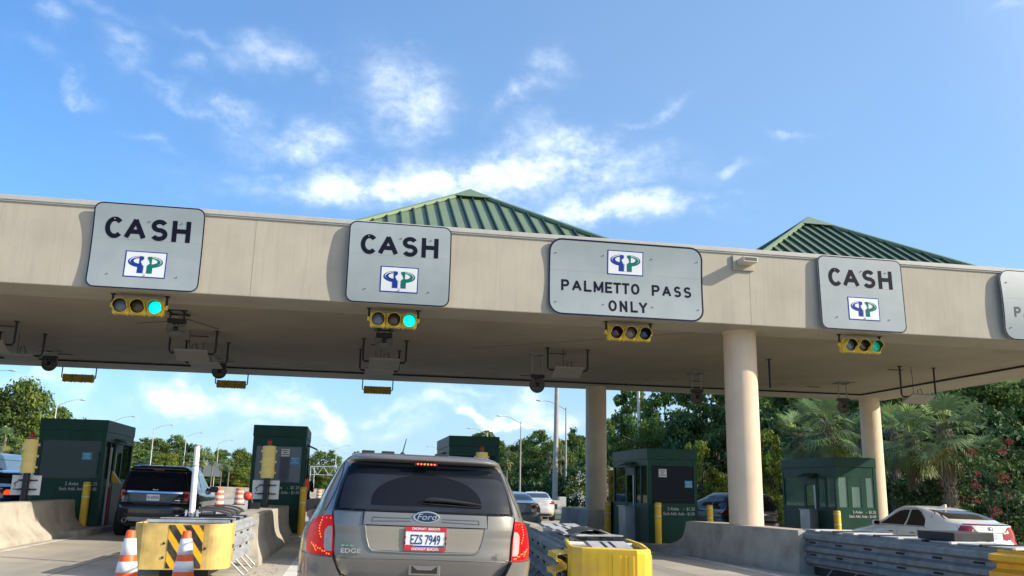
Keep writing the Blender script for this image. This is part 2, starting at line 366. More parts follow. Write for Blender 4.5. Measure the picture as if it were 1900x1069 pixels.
for a in ((-6.10, 4, -6.12, 25, .16), (-.80, 4, -.62, 26, .26), (-2.75, 2, -2.9, 13.6, .14), (2.55, 3, 2.75, 9.6, .14), (8.15, 10, 8.27, 26, .16), (8.9, 2, 9.0, 9.5, .14), (4.75, 19, 4.9, 40, .14), (-11.4, 5, -11.4, 60, .14),
          (2.5, 48, 2.5, 51, .12), (2.5, 57, 2.5, 60, .12), (2.5, 66, 2.5, 69, .12), (-13, 60, -13, 120, .15), (9.5, 60, 12.5, 120, .15)): stripe(*a)
# raised islands between the lanes
def island(cx, w, y0, y1):
    mb = MB(); r = w/2; poly = []
    for i in range(9): a = math.pi + math.pi*i/8; poly.append((cx+r*math.cos(a), y0+r+r*math.sin(a)))
    for i in range(9): a = math.pi*i/8; poly.append((cx+r*math.cos(a), y1-r+r*math.sin(a)))
    n = len(poly)
    vs = [(x, y, gz(x)-.06) for x, y in poly] + [(x, y, gz(x)+.13) for x, y in poly] + [(cx+(x-cx)*.96, y, gz(x)+.15) for x, y in poly]
    mb.add(vs, [tuple(range(2*n, 3*n))] + [(i, (i+1) % n, (i+1) % n+n, i+n) for i in range(n)] + [(i+n, (i+1) % n+n, (i+1) % n+2*n, i+2*n) for i in range(n)])
    tag(mb.build('island', kerb_m), kind='structure')
island(-7.15, 2.2, 22.5, 33); island(-1.72, 1.75, 23.6, 33); island(3.75, 1.9, 23.5, 34); island(9.05, 1.75, 21.2, 34.5); island(15.8, 2.1, 23.0, 33)
# ================================================================== toll canopy
YF, YB, ZL, ZT, XL, XR = 18.3, 32.05, 5.2, 6.9, -24.0, 21.1
can = thing('toll_canopy', 'long beige stucco toll plaza canopy spanning all the lanes on round columns', 'canopy', (0, 25, 0))
def cb(mb, name, m, **k):
    mb.v = [(x, y-25, z) for x, y, z in mb.v]; return mb.build(name, m, can, **k)
def grid_wall(x0, x1, y, z0, z1, nrm):
    mb = MB(); mb.box(x0, x1, min(y, y+nrm), max(y, y+nrm), z0, z1); return mb
cb(grid_wall(XL, XR, YF, ZL, ZT, 1.25), 'front_beam', stucco, bevel=.02)
cb(grid_wall(XL, XR, YB, ZL, ZT, -1.75), 'rear_beam', stucco, bevel=.02)
mb = MB(); mb.box(XR-1.85, XR, YF+1.25, YB-1.75, ZL, ZT); cb(mb, 'side_beam', stucco)
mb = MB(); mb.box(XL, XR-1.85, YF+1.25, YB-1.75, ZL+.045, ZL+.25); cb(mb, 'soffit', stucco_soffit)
mb = MB(); mb.box(XL, XR-1.80, YB-1.80, YB-1.68, ZL-.006, ZL+.03); mb.box(XR-1.9, XR-1.8, YF+1.3, YB-1.8, ZL-.006, ZL+.03); cb(mb, 'soffit_groove', dark_gap)
mb = MB(); mb.box(XL, XR, YF+.3, YB-.3, ZT-.3, ZT-.02); cb(mb, 'roof_deck', grey_m)
mb = MB()
for y in (YF, YB): mb.box(XL, XR+.05, y-.05 if y == YF else y-.45, y+.45 if y == YF else y+.05, ZT, ZT+.10)
mb.box(XR-.4, XR+.045, YF+.45, YB-.45, ZT, ZT+.098)
cb(mb, 'coping', coping_m, bevel=.008)
mb = MB(); mb.box(XL, XR+.03, YF-.03, YF, ZT-.03, ZT); cb(mb, 'coping_lip', coping_m)
mb = MB()
for x in (8.98, -2.1, -13.2): mb.box(x, x+.012, YF-.003, YF+.01, ZL, ZT-.03)
cb(mb, 'expansion_joint', mat('sealant', (.34, .30, .24), .8))
crack_m = mat('hairline crack', (.20, .17, .13), .9)
for (x, y) in ((9.35, 31.7), (3.1, 31.4)): mb = MB(); mb.box(x, x+.012, y-.02, YB+.003, ZL-.003, ZL+.02); cb(mb, 'beam_joint', crack_m)
mb = MB(); mb.tube([(2.9, 24.2, 5.243), (9.2, 18.9, 5.243)], .010, 4); cb(mb, 'soffit_crack', crack_m)
for (x, y) in ((9.12, 19.25), (9.05, 31.3), (20.2, 19.1), (20.2, 31.3), (-13.4, 19.1), (-13.4, 31.3), (-2.1-22.3, 31.3)):
    z0 = gz(x)+.05; mb = MB()
    mb.lathe([(.385, z0), (.383, 2.0), (.382, 4.0), (.380, ZL+.02)], (x, y, 0), 40)
    mb.lathe([(.39, ZL-.03), (.41, ZL-.03), (.41, ZL+.001)], (x, y, 0), 40)
    cb(mb, 'column', stucco_col)
# ceiling slots (light fittings flush in the soffit) and access hatches
for (x, y) in ((-3.97, 24.1), (.79, 24.1), (5.83, 24.07), (-8.72, 24.0), (-8.69, 28.98), (-3.9, 29.0), (.8, 29.0), (6.02, 29.2), (11.90, 28.7), (16.43, 28.8), (16.45, 24.0)):
    mb = MB(); mb.box(x-.24, x+.24, y-.07, y+.07, ZL+.037, ZL+.05); cb(mb, 'ceiling_slot', dark_gap)
for (x, y) in ((-1.2, 29.3), (4.4, 29.3), (10.6, 28.6), (14.6, 28.6)):
    mb = MB()
    for a in (0, 1): mb.box(x-.5, x+.5, y-.3+a*.6, y-.29+a*.6, ZL+.038, ZL+.05); mb.box(x-.5+a*.99, x-.49+a*.99, y-.29, y+.3, ZL+.038, ZL+.05)
    cb(mb, 'access_hatch', mat('hatch edge', (.22, .15, .09), .8))
mb = MB()
mb.tube([(-5.2, 22.5, 5.235), (-4.0, 21.8, 5.235)], .006, 4)
for a in ((-4.0, 21.2, -3.3, 22.8), (.9, 19.0, .9, 21.2), (-4.2, 18.5, -3.9, 18.9)):
    mb.tube([(a[0], a[1], 5.225), (a[2], a[3], 5.235)], .008, 4)
cb(mb, 'cable', black)
# two pyramid roofs with standing seams
def pyramid(x, nm):
    h, a, s = 3.24, 4.86, 2/3
    zb = 10.2-h; cy = 25.15
    mb = MB(); A = (x, cy, 10.2)
    q = [(x-a, cy-a, zb), (x+a, cy-a, zb), (x+a, cy+a, zb), (x-a, cy+a, zb)]
    mb.add(q+[A], [(0, 1, 4), (1, 2, 4), (2, 3, 4), (3, 0, 4)])
    mb.box(x-a+.15, x+a-.15, cy-a+.15, cy+a-.15, 6.7, zb)
    rb = mb
    def seam(p, q2, nrm, w=.018, hh=.075):
        p, q2 = Vector(p), Vector(q2); d = (q2-p).normalized(); n = Vector(nrm); sd = d.cross(n)
        c = (p+q2)/2 + n*hh/2; rb.obox(c, d*(q2-p).length/2, sd*w, n*hh/2, 1)
    nrm = Vector((0, -s, 1)).normalized()
    k = int(a/.365)
    for i in range(-k, k+1):
        o = i*.365 + (.1 if nm else 0)
        if abs(o) > a-.15: continue
        L0 = abs(o)+.08
        for side in range(4):
            M4 = Matrix.Rotation(side*math.pi/2, 4, 'Z')
            p = Vector((o, -L0, 0)); p.z = h - s*L0; q2 = Vector((o, -a, 0)); q2.z = 0
            P1 = M4 @ p + Vector((x, cy, zb)); Q1 = M4 @ q2 + Vector((x, cy, zb)); seam(P1, Q1, (M4.to_3x3() @ nrm))
    cb(rb, 'pyramid_roof', [roof_g, rib_shade])
    hp = MB()
    for sx, sy in ((-1, -1), (1, -1), (1, 1), (-1, 1)):
        p = Vector((x+sx*.3, cy+sy*.3, 10.2-s*.3+.05)); q2 = Vector((x+sx*a, cy+sy*a, zb+.05)); hp.tube([p, q2], .075, 6, smooth=False)
    cb(hp, 'ridge_cap', roof_cap)
    cp = MB(); b = .62; zz = 10.2-s*b+.13
    cp.add([(x-b, cy-b, zz), (x+b, cy-b, zz), (x+b, cy+b, zz), (x-b, cy+b, zz), (x, cy, 10.36)], [(0, 1, 4), (1, 2, 4), (2, 3, 4), (3, 0, 4), (3, 2, 1, 0)])
    cb(cp, 'roof_peak', roof_cap)
pyramid(3.30, 0); pyramid(14.5, 1)
# ================================================================== signs
def rrect(x0, x1, z0, z1, r, n=7):
    p = []
    for cx, cz, a0 in ((x1-r, z1-r, 0), (x0+r, z1-r, 90), (x0+r, z0+r, 180), (x1-r, z0+r, 270)):
        for i in range(n+1):
            a = R(a0+90*i/n); p.append((cx+r*math.cos(a), cz+r*math.sin(a)))
    return p
def board_mesh(mb, x0, x1, z0, z1, r, y, yb, mi=0):
    # rows so that the board can bow
    zs = []
    n = 26
    for i in range(n+1): zs.append(z0 + (z1-z0)*i/n)
    zs += [z0+r*(1-math.cos(R(15*i))) for i in range(7)] + [z1-r*(1-math.cos(R(15*i))) for i in range(7)]
    zs = sorted(set(round(z, 4) for z in zs))
    def inset(z):
        d = 0
        for zz in (z-z0, z1-z):
            if zz < r: d = max(d, r-math.sqrt(max(0, r*r-(r-zz)**2)))
        return d
    vs = []
    for z in zs:
        e = inset(z); vs += [(x0+e, y, z), (x1-e, y, z), (x1-e, yb, z), (x0+e, yb, z)]
    fs = []
    for i in range(len(zs)-1):
        for k in range(4): fs.append((4*i+k, 4*i+(k+1) % 4, 4*i+4+(k+1) % 4, 4*i+4+k))
    mb.add(vs, fs, mi)
def ell(cx, cz, rx, rz, a0, a1, n=20): return [(cx+rx*math.cos(R(a0+(a1-a0)*i/n)), cz+rz*math.sin(R(a0+(a1-a0)*i/n))) for i in range(n+1)]
def emblem(parent, cx, cz, y, w, h, bowf):
    def put(mb, nm, m): mb.v = [(a, b+bowf(c), c) for a, b, c in mb.v]; return mb.build(nm, m, parent)
    e = MB(); board_mesh(e, cx-w/2, cx+w/2, cz-h/2, cz+h/2, .001, y-.004, y); em = put(e, 'emblem', emb_b)
    def sub(mb, nm, m): mb.v = [(a, b+bowf(c), c) for a, b, c in mb.v]; return mb.build(nm, m, em)
    e = MB(); t = .022; board_mesh(e, cx-w/2+t, cx+w/2-t, cz-h/2+t, cz+h/2-t, .001, y-.007, y-.004); sub(e, 'emblem_field', emb_w)
    s = w/.8
    for sg, m in ((-1, emb_b), (1, emb_g)):
        g = MB()
        def ring(rx, rz, qx, qz, ccx, ccz, dcx, yo=-.0098):
            o = [(cx+sg*(ccx+rx*math.cos(a)), cz+ccz+rz*math.sin(a)) for a in [R(-100+200*i/26) for i in range(27)]]
            i_ = [(cx+sg*(ccx+dcx+qx*math.cos(a)), cz+ccz+.012*s+qz*math.sin(a)) for a in [R(-100+200*i/26) for i in range(27)]]
            for k in range(26):
                pts = [o[k], o[k+1], i_[k+1], i_[k]]
                g.add([(p[0], y+yo, p[1]) for p in pts], [(0, 1, 2, 3)])
        ring(.235*s, .118*s, .205*s, .098*s, .10*s, .055*s, .0)
        ring(.190*s, .090*s, .130*s, .058*s, .10*s, .058*s, .0, -.0104)
        for (a, b, c, d) in ((.035, .145, -.185, -.05), (.035, .12, -.05, .165)):
            for q in range(4):
                c_, d_ = c+(d-c)*q/4, c+(d-c)*(q+1)/4; g.add([(cx+sg*a*s, y-.011, cz+c_*s), (cx+sg*b*s, y-.011, cz+c_*s), (cx+sg*b*s, y-.011, cz+d_*s), (cx+sg*a*s, y-.011, cz+d_*s)], [(0, 1, 2, 3)])
        sub(g, 'letter_shape', m)
    g = MB(); rnd = random.Random(4); n = 34; pts = []
    for i in range(n):
        a = 2*math.pi*i/n; r_ = (.086 if i % 2 else .070)*s*(1+.12*rnd.uniform(-1, 1)); pts.append((cx+r_*math.cos(a), y-.0135, cz+.045*s+r_*.95*math.sin(a)))
    pts.append((cx, y-.0135, cz+.045*s)); g.add(pts, [(i, (i+1) % n, n) for i in range(n)]); g.add([(cx-.030*s, y-.0130, cz-.185*s), (cx+.030*s, y-.0130, cz-.185*s), (cx+.020*s, y-.0130, cz-.09*s), (cx-.020*s, y-.0130, cz-.09*s), (cx+.018*s, y-.0130, cz), (cx-.018*s, y-.0130, cz)], [(0, 1, 2, 3), (3, 2, 4, 5)])
    sub(g, 'palm_shape', emb_w)
def make_sign(x0, x1, z0, z1, off, bows, r, border, kind, label, empty=False):
    cx = (x0+x1)/2; zc = (z0+z1)/2; hh = (z1-z0)/2
    b0, b1, b2 = bows    # gap to the wall at top, middle, bottom
    def bow(z):
        t = (z+zc - zc)/hh; t = z/hh
        A = (b0+b2)/2-b1; B = (b0-b2)/2
        return -(A*t*t + B*t + b1) + off
    root = thing('lane_sign', label, 'sign', (cx, YF-off, zc), 0, 'lane signs along the canopy front')
    w = (x1-x0)/2
    def put(mb, nm, m): mb.v = [(a, b+bow(c), c) for a, b, c in mb.v]; return mb.build(nm, m, root)
    mb = MB(); board_mesh(mb, -w, w, -hh, hh, r, 0, .012); put(mb, 'sign_panel', sign_back)
    mb = MB(); board_mesh(mb, -w+.003, w-.003, -hh+.003, hh-.003, r-.003, -.003, 0); put(mb, 'border', navy)
    mb = MB(); board_mesh(mb, -w+border, w-border, -hh+border, hh-border, r-border, -.007, -.003); put(mb, 'sign_face', sign_face)
    seam = .13*hh+.03
    mb = MB(); mb.box(-w+border, w-border, -.008, -.0068, seam, seam+.007); put(mb, 'panel_seam', grey_m)
    mb = MB()
    for sx in ([-.62, 0.02, .60] if kind == 'cash' else [-.9, -.3, .33, .93]):
        for sz in (.62, -.66):
            q = Vector((sx*w, -.012, sz*hh)); mb.lathe([(.013, 0), (.013, -.018), (.0, -.02)], q, 8, ax='Y')
    put(mb, 'bolt', grey_m)
    mb = MB()
    for sx in (-.6, .6):
        for sz in (-.55, .55): 
            g = -bow(sz*hh)+off; 
            mb.box(sx*w-.04, sx*w+.04, bow(sz*hh)+.012, off-.002, sz*hh-.04, sz*hh+.04)
    mb.build('bracket', galv, root)
    def txt(body, size, x, z, xs, ofs, sp, m=ink):
        o = text_mesh('lettering', body, size, m, root, (0, 0, 0), xs=xs, offset=ofs, space=sp)
        for v in o.data.vertices: v.co = Vector((v.co.x+x, 0, v.co.z+z))+Vector((0, v.co.y-.011, 0))
        for v in o.data.vertices: v.co.y += bow(v.co.z)
        return o
    return root, txt, bow, hh, w
def glyph(ch):
    """strokes of a plain road letter in a unit box"""
    def arc(cx, cz, rx, rz, a0, a1, n=14): return [(cx+rx*math.cos(R(a0+(a1-a0)*i/n)), cz+rz*math.sin(R(a0+(a1-a0)*i/n))) for i in range(n+1)]
    return {'C': [arc(.52, .5, .52, .5, 42, 318, 24)], 'A': [[(0, 0), (.5, 1)], [(.5, 1), (1, 0)], [(.2, .33), (.8, .33)]], 'H': [[(0, 0), (0, 1)], [(1, 0), (1, 1)], [(0, .52), (1, .52)]],
            'S': [arc(.5, .75, .46, .25, 25, 180, 12)+arc(.5, .75, .46, .24, 195, 262, 5)+arc(.5, .26, .5, .255, 75, -15, 7)+arc(.5, .26, .5, .26, -30, -152, 10)],
            'P': [[(0, 0), (0, 1)], [(0, 1), (.62, 1)]+arc(.62, .73, .38, .27, 80, -80, 10)+[(.62, .46), (0, .46)]], 'L': [[(0, 1), (0, 0)], [(0, 0), (1, 0)]],
            'M': [[(0, 0), (0, 1)], [(0, 1), (.5, .12)], [(.5, .12), (1, 1)], [(1, 1), (1, 0)]], 'E': [[(0, 0), (0, 1)], [(0, 1), (1, 1)], [(0, .5), (.85, .5)], [(0, 0), (1, 0)]],
            'T': [[(.5, 0), (.5, 1)], [(0, 1), (1, 1)]], 'O': [arc(.5, .5, .5, .5, 90, 450, 32)], 'N': [[(0, 0), (0, 1)], [(0, 1), (1, 0)], [(1, 0), (1, 1)]], 'Y': [[(0, 1), (.5, .46)], [(1, 1), (.5, .46)], [(.5, .46), (.5, 0)]]}[ch]
def letters(root, bow, word, spans, zc, H_, th, m):
    for ch, (xa, xb) in zip(word, spans):
        mb = MB(); h2 = th/2; xa += h2; xb -= h2; lv = 0
        for st_ in glyph(ch):
            pts = [Vector((xa+(xb-xa)*u, zc-H_/2+h2+(H_-th)*v)) for u, v in st_]
            fine = [pts[0]]
            for p, q in zip(pts, pts[1:]):
                ns = max(1, int((q-p).length/.045)); fine += [p.lerp(q, i/ns) for i in range(1, ns+1)]
            pts = fine; n = len(pts)
            closed = (pts[0]-pts[-1]).length < 1e-4
            if not closed:   # square ends
                if ch in 'AHPLMETNY': pts[0] += (pts[0]-pts[1]).normalized()*h2*(.98 if abs(pts[0].x-pts[1].x) < 1e-4 or abs(pts[0].y-pts[1].y) < 1e-4 else .25); pts[-1] += (pts[-1]-pts[-2]).normalized()*h2*(.98 if abs(pts[-1].x-pts[-2].x) < 1e-4 or abs(pts[-1].y-pts[-2].y) < 1e-4 else .25)
            L_, R2 = [], []
            for i, p in enumerate(pts):
                a = pts[i-1] if i else (pts[-2] if closed else None); b = pts[i+1] if i < n-1 else (pts[1] if closed else None)
                d1 = (p-a).normalized() if a is not None else (b-p).normalized(); d2 = (b-p).normalized() if b is not None else d1
                t_ = (d1+d2).normalized(); nn = Vector((-t_.y, t_.x)); k = h2/max(.45, nn.dot(Vector((-d1.y, d1.x))))
                L_.append(p+nn*k); R2.append(p-nn*k)
            y = -.0112-.0006*lv; lv += 1
            mb.add([(q.x, bow(q.y)+y, q.y) for q in L_]+[(q.x, bow(q.y)+y, q.y) for q in R2], [(i, i+1, n+i+1, n+i) for i in range(n-1)])
        mb.build('letter', m, root, recalc=False)
CASHX = [(-.835, -.485), (-.465, -.045), (.04, .37), (.455, .815)]
PAL = [(-1.51, -1.33), (-1.265, -1.045), (-.99, -.817), (-.768, -.543), (-.503, -.34), (-.312, -.135), (-.112, .062), (.10, .296)]
PAS = [(.588, .771), (.832, 1.045), (1.113, 1.28), (1.347, 1.524)]; ONL = [(-.436, -.244), (-.177, 0), (.076, .238), (.265, .473)]
def pass_text(root, bow, m):
    letters(root, bow, 'PALMETTO', PAL, -.185, .25, .048, m); letters(root, bow, 'PASS', PAS, -.185, .25, .048, m); letters(root, bow, 'ONLY', ONL, -.60, .255, .048, m)
def cash(x0, x1, bows, label, lx=0):
    root, txt, bow, hh, w = make_sign(x0, x1, 5.19, 6.965, .14, bows, .17, .03, 'cash', label)
    letters(root, bow, 'CASH', CASHX, .375, .445, .092, ink)
    emblem(root, lx+.01, -.36, -.0075, .80, .55, bow)
    return root
cash(-5.27, -3.11, (.15, .07, .13), 'leftmost sign reading CASH, above a lit green signal', 0)
cash(-.18, 2.015, (.11, .17, .09), 'second CASH sign from the left, hiding the left foot of the green roof')
root, txt, bow, hh, w = make_sign(4.19, 7.81, 5.18, 6.92, .13, (.10, .03, .09), .30, .045, 'pass', 'wide sign reading PALMETTO PASS ONLY with thick dark border')
emblem(root, -.035, .40, -.0075, .84, .555, bow)
pass_text(root, bow, ink)
cash(10.655, 12.84, (.10, .12, .14), 'CASH sign right of the near column, under the second green roof')
root, txt, bow, hh, w = make_sign(15.47, 19.09, 5.19, 6.94, .13, (.09, .15, .10), .30, .03, 'pass', 'rightmost sign cut by the edge of the photo, starting PA')
emblem(root, -.035, .40, -.0075, .84, .555, bow)
grey_ink = mat('faded legend', (.10, .11, .12), .6, spec=.1)
pass_text(root, bow, grey_ink)
# wall light on the beam
wl = thing('wall_light', 'small beige wall light box with louvre on the canopy front beside the wide sign', 'light', (8.83, YF, 6.65))
mb = MB(); mb.box(-.27, .25, -.055, 0, -.18, .17); mb.build('back_plate', stucco, wl, bevel=.01)
mb = MB(); mb.box(-.17, .18, -.40, -.055, -.055, .065); mb.build('housing', mat('fixture beige', (.55, .50, .42), .5), wl, bevel=.008)
mb = MB(); mb.box(-.145, .155, -.404, -.400, -.03, .045); mb.build('lens', mat('lamp glass', (.10, .10, .08), .15), wl)
# ================================================================== traffic signals hanging on the front edge
vis_m = mat('visor inside', (.02, .018, .012), .5)
lens_off = mat('grey lens', (.16, .17, .20), .15, var=.1)
lens_red = mat('dark red lens', (.05, .006, .008), .12)
lens_amb = mat('dark amber lens', (.10, .055, .02), .15)
lens_blu = mat('dark blue lens', (.01, .015, .05), .1)
lens_pnk = mat('pale reflected lens', (.20, .12, .11), .12)
lens_grn = mat('lit green lens', (.0, .5, .35), .3, emit=(.0, .85, .60), estr=.95)
lens_grn2 = mat('dim green lens', (.01, .30, .20), .2, emit=(.0, .42, .26), estr=.25)
def hang_signal(x, y, z, lenses, label, group):
    t = thing('traffic_signal', label, 'traffic light', (x, y, z), 0, group)
    for k in range(3):
        cx = (k-1)*.335
        mb = MB(); mb.box(cx-.165, cx+.165, -.02, .13, -.15, .15); 
        for sx in (-1, 1):
            for sz in (-1, 1): mb.box(cx+sx*.12-.018, cx+sx*.12+.018, .02, .09, sz*.15 if sz > 0 else -.172, .172 if sz > 0 else -.15)
        mb.build('signal_section', ylw_s, t, bevel=.012)
        mb = MB(); mb.lathe([(.148, -.02), (.146, -.2), (.138, -.2), (.136, -.02)], (cx, 0, 0), 28, ax='Y')
        mb.v = [(a, (b if not (b < -.1 and c < -.02) else b+.10), c) for a, b, c in mb.v]
        vz = mb.build('visor', ylw_s, t)
        mb = MB(); mb.lathe([(.1355, -.021), (.134, -.185)], (cx, 0, 0), 28, ax='Y')
        mb.v = [(a, (b if not (b < -.1 and c < -.02) else b+.095), c) for a, b, c in mb.v]; mb.build('visor_lining', vis_m, t)
        mb = MB(); mb.lathe([(.133, -.03), (.10, -.048), (.05, -.056), (0.0005, -.058)], (cx, 0, 0), 28, ax='Y'); mb.build('lens', lenses[k], t)
    for sx in (-1, 1):
        mb = MB(); hx = sx*.53
        mb.lathe([(.024, .06), (.024, 5.2-z)], (hx, .06, 0), 12); mb.lathe([(.055, 5.185-z), (.055, 5.2-z)], (hx, .06, 0), 12)
        mb.build('hanger', black, t)
        mb = MB(); mb.tube([(hx, .06, .07), (hx, .06, .0), (sx*.50, .06, 0)], [.034, .04, .034], 10); mb.build('elbow', ylw_s, t)
    return t
G4 = 'traffic lights hanging under the front of the canopy'
hang_signal(-4.33, 18.72, 4.93, (lens_off, lens_amb, lens_grn), 'leftmost hanging traffic light with bright green lens, beside a dish', G4)
hang_signal(.88, 18.72, 4.94, (lens_off, lens_amb, lens_grn), 'hanging traffic light with bright green lens under the second CASH sign', G4)
hang_signal(6.20, 18.72, 4.93, (lens_red, lens_pnk, lens_blu), 'unlit hanging traffic light under the PALMETTO PASS ONLY sign', G4)
hang_signal(11.98, 18.72, 4.93, (lens_off, lens_amb, lens_grn2), 'hanging traffic light with dim green lens right of the near column', G4)
# signals on the rear edge, seen from behind
ylw_sh = mat('weathered signal back', (.42, .25, .02), .6, var=.2, vscale=6)
def rear_signal(x, label):
    t = thing('traffic_signal', label, 'traffic light', (x, 31.86, 4.83), 0, 'traffic lights hanging behind the canopy')
    for k in range(3):
        cx = (k-1)*.325
        mb = MB(); mb.box(cx-.16, cx+.16, -.10, .07, -.13, .12)
        for sx in (-1, 1):
            for sz in (-1, 1): mb.box(cx+sx*.11-.015, cx+sx*.11+.015, -.02, .05, .12 if sz > 0 else -.152, .142 if sz > 0 else -.13)
        mb.build('signal_section', ylw_sh, t, bevel=.03)
        mb = MB(); mb.lathe([(.125, .07), (.122, .26)], (cx, 0, 0), 20, ax='Y'); mb.build('visor', black, t)
    mb = MB(); mb.box(-.49, .49, .07, .078, -.125, .115); mb.build('door', black, t)
    for sx in (-1, 1):
        mb = MB(); mb.tube([(sx*.54, 0, .36), (sx*.54, 0, .02), (sx*.48, 0, -.02)], .02, 8); mb.build('hanger', black, t)
rear_signal(-9.02, 'leftmost dark yellow signal back hanging behind the canopy over the far left lane')
rear_signal(-4.02, 'middle dark yellow signal back hanging behind the canopy, second from the left')
rear_signal(1.05, 'dark yellow signal back hanging behind the canopy above the silver SUV lane')
# ================================================================== toll antennas and dishes under the soffit
pan_m = mat('antenna panel', (.30, .29, .265), .5, var=.06)
def antenna(x, y, label, w=1.10, drop=.6, tilt=18, panel=True):
    t = thing('lane_antenna', label, 'antenna', (x, y, 5.245), 0, 'toll antennas under the canopy soffit')
    mb = MB(); a = w/2
    mb.tube([(-a, 0, 0), (-a, 0, -drop+.06), (-a+.05, 0, -drop), (a-.05, 0, -drop), (a, 0, -drop+.06), (a, 0, 0)], .028, 10)
    for sx in (-1, 1): mb.lathe([(.07, 0), (.07, -.012)], (sx*a, 0, 0), 12)
    mb.build('pipe_frame', black, t)
    mb = MB(); ux = Vector((.40, 0, 0)); uy = Vector((0, math.cos(R(tilt))*.30, -math.sin(R(tilt))*.30)); un = ux.cross(uy).normalized()*.02
    mb.obox((0, .02, -drop-.05), ux, uy, un); mb.build('panel', pan_m, t, bevel=.004)
    mb = MB(); mb.tube([(.0, 0, -drop+.02), (-.02, .02, -drop+.2), (.08, .0, -drop+.26), (.14, 0, -drop+.05)], .010, 6); mb.tube([(-.1, .1, -drop), (-.1, .1, -.3), (-.12, .1, 0)], .008, 6); mb.build('cable', black, t)
ants = [(-3.95, 23.15, 'front toll antenna over the dark SUV lane, left of the silver SUV lane'), (.90, 23.15, 'front toll antenna over the silver SUV lane'), (5.89, 23.15, 'toll antenna with panel hanging before the rear left column'),
        (16.68, 23.3, 'toll antenna with grey panel against the palms at right'), (-8.7, 23.15, 'front toll antenna cut by the left edge of the photo'),
        (-3.88, 25.0, 'rear toll antenna over the dark SUV lane, behind the front one'), (.84, 25.0, 'rear toll antenna over the silver SUV lane, just behind the front one'), (-8.6, 25.0, 'rear toll antenna near the left edge of the photo')]
for x, y, l in ants: antenna(x, y, l, 1.13 if y < 24 else 1.10, .60 if x < 15 else .9, 20 if y < 24 else 6)
mb = MB(); mb.tube([(11.88, 23.2, 5.245), (11.88, 23.2, 4.42)], .028, 10); mb.lathe([(.08, 0), (.08, -.012)], (11.88, 23.2, 5.245), 12)
tag(mb.build('hanging_pipe', black), 'single thin black pipe hanging from the soffit right of the near column', 'pipe')
dish_silhouette = mat('dark dish', (.12, .112, .10), .6)  # colour darkened so the rear dishes read as silhouettes
def dish(x, y, zt, zd, label, dark=False, rz=0):
    t = thing('dish_antenna', label, 'antenna', (x, y, 5.245), rz, 'round dish antennas under the canopy')
    hm = black if dark else grey_m
    mb = MB(); 
    for sx in (-1, 1): mb.box(sx*.16-.02, sx*.16+.02, -.35, .25, -.05, 0); mb.box(sx*.15-.015, sx*.15+.015, -.02, .02, zt-5.245, -.05)
    mb.box(-.28, .28, -.37, -.33, -.03, 0); mb.box(-.24, .24, .2, .24, -.03, 0)
    mb.build('bracket', hm, t)
    mb = MB(); mb.box(-.20, .20, -.09, .09, zt-5.245-.06, zt-5.245+.045); mb.build('control_box', black, t, bevel=.008)
    mb = MB(); c = (0, .05, zd-5.245)
    mb.lathe([(.006, .04), (.08, .035), (.15, .02), (.21, -.02), (.225, -.05), (.229, -.05), (.215, -.015), (.15, .032), (.08, .047), (.0, .052)], c, 28, ax='Y'); mb.build('dish', dish_silhouette if not dark else mat('dish grey', (.20, .19, .155), .6), t)
    mb = MB(); mb.lathe([(.0, -.19), (.045, -.18), (.06, -.12), (.045, -.09), (0, -.08)], c, 12, ax='Y')
    mb.tube([(-.05, .0, zt-5.245-.05), (-.04, -.08, zd-5.245+.06)], .012, 6); mb.tube([(.05, .0, zt-5.245-.05), (.04, -.08, zd-5.245+.06)], .012, 6)
    for a in (200, 340, 30):
        mb.tube([(c[0], -.08, c[2]), (c[0]+.2*math.cos(R(a)), .02, c[2]+.2*math.sin(R(a)))], .006, 5)
    mb.build('feed_horn', black, t)
dish(-3.95, 20.8, 5.05, 4.86, 'nearest dish antenna, beside the leftmost green traffic light', True)
dish(.80, 21.5, 5.08, 4.93, 'dish antenna right under the second green traffic light', True)
dish(5.33, 24.5, 4.62, 4.37, 'dark dish antenna hanging against the sky left of the rear column')
dish(11.1, 26.7, 4.67, 4.45, 'dish antenna hanging before the trees left of the near column')
dish(16.7, 27.4, 4.66, 4.42, 'dish antenna hanging before the palms right of the near column')
dish(-3.95, 28.2, 5.00, 4.82, 'far dish antenna behind the rear antenna of the dark SUV lane')
dish(-8.85, 28.2, 5.02, 4.84, 'far dish antenna near the left edge of the photo')
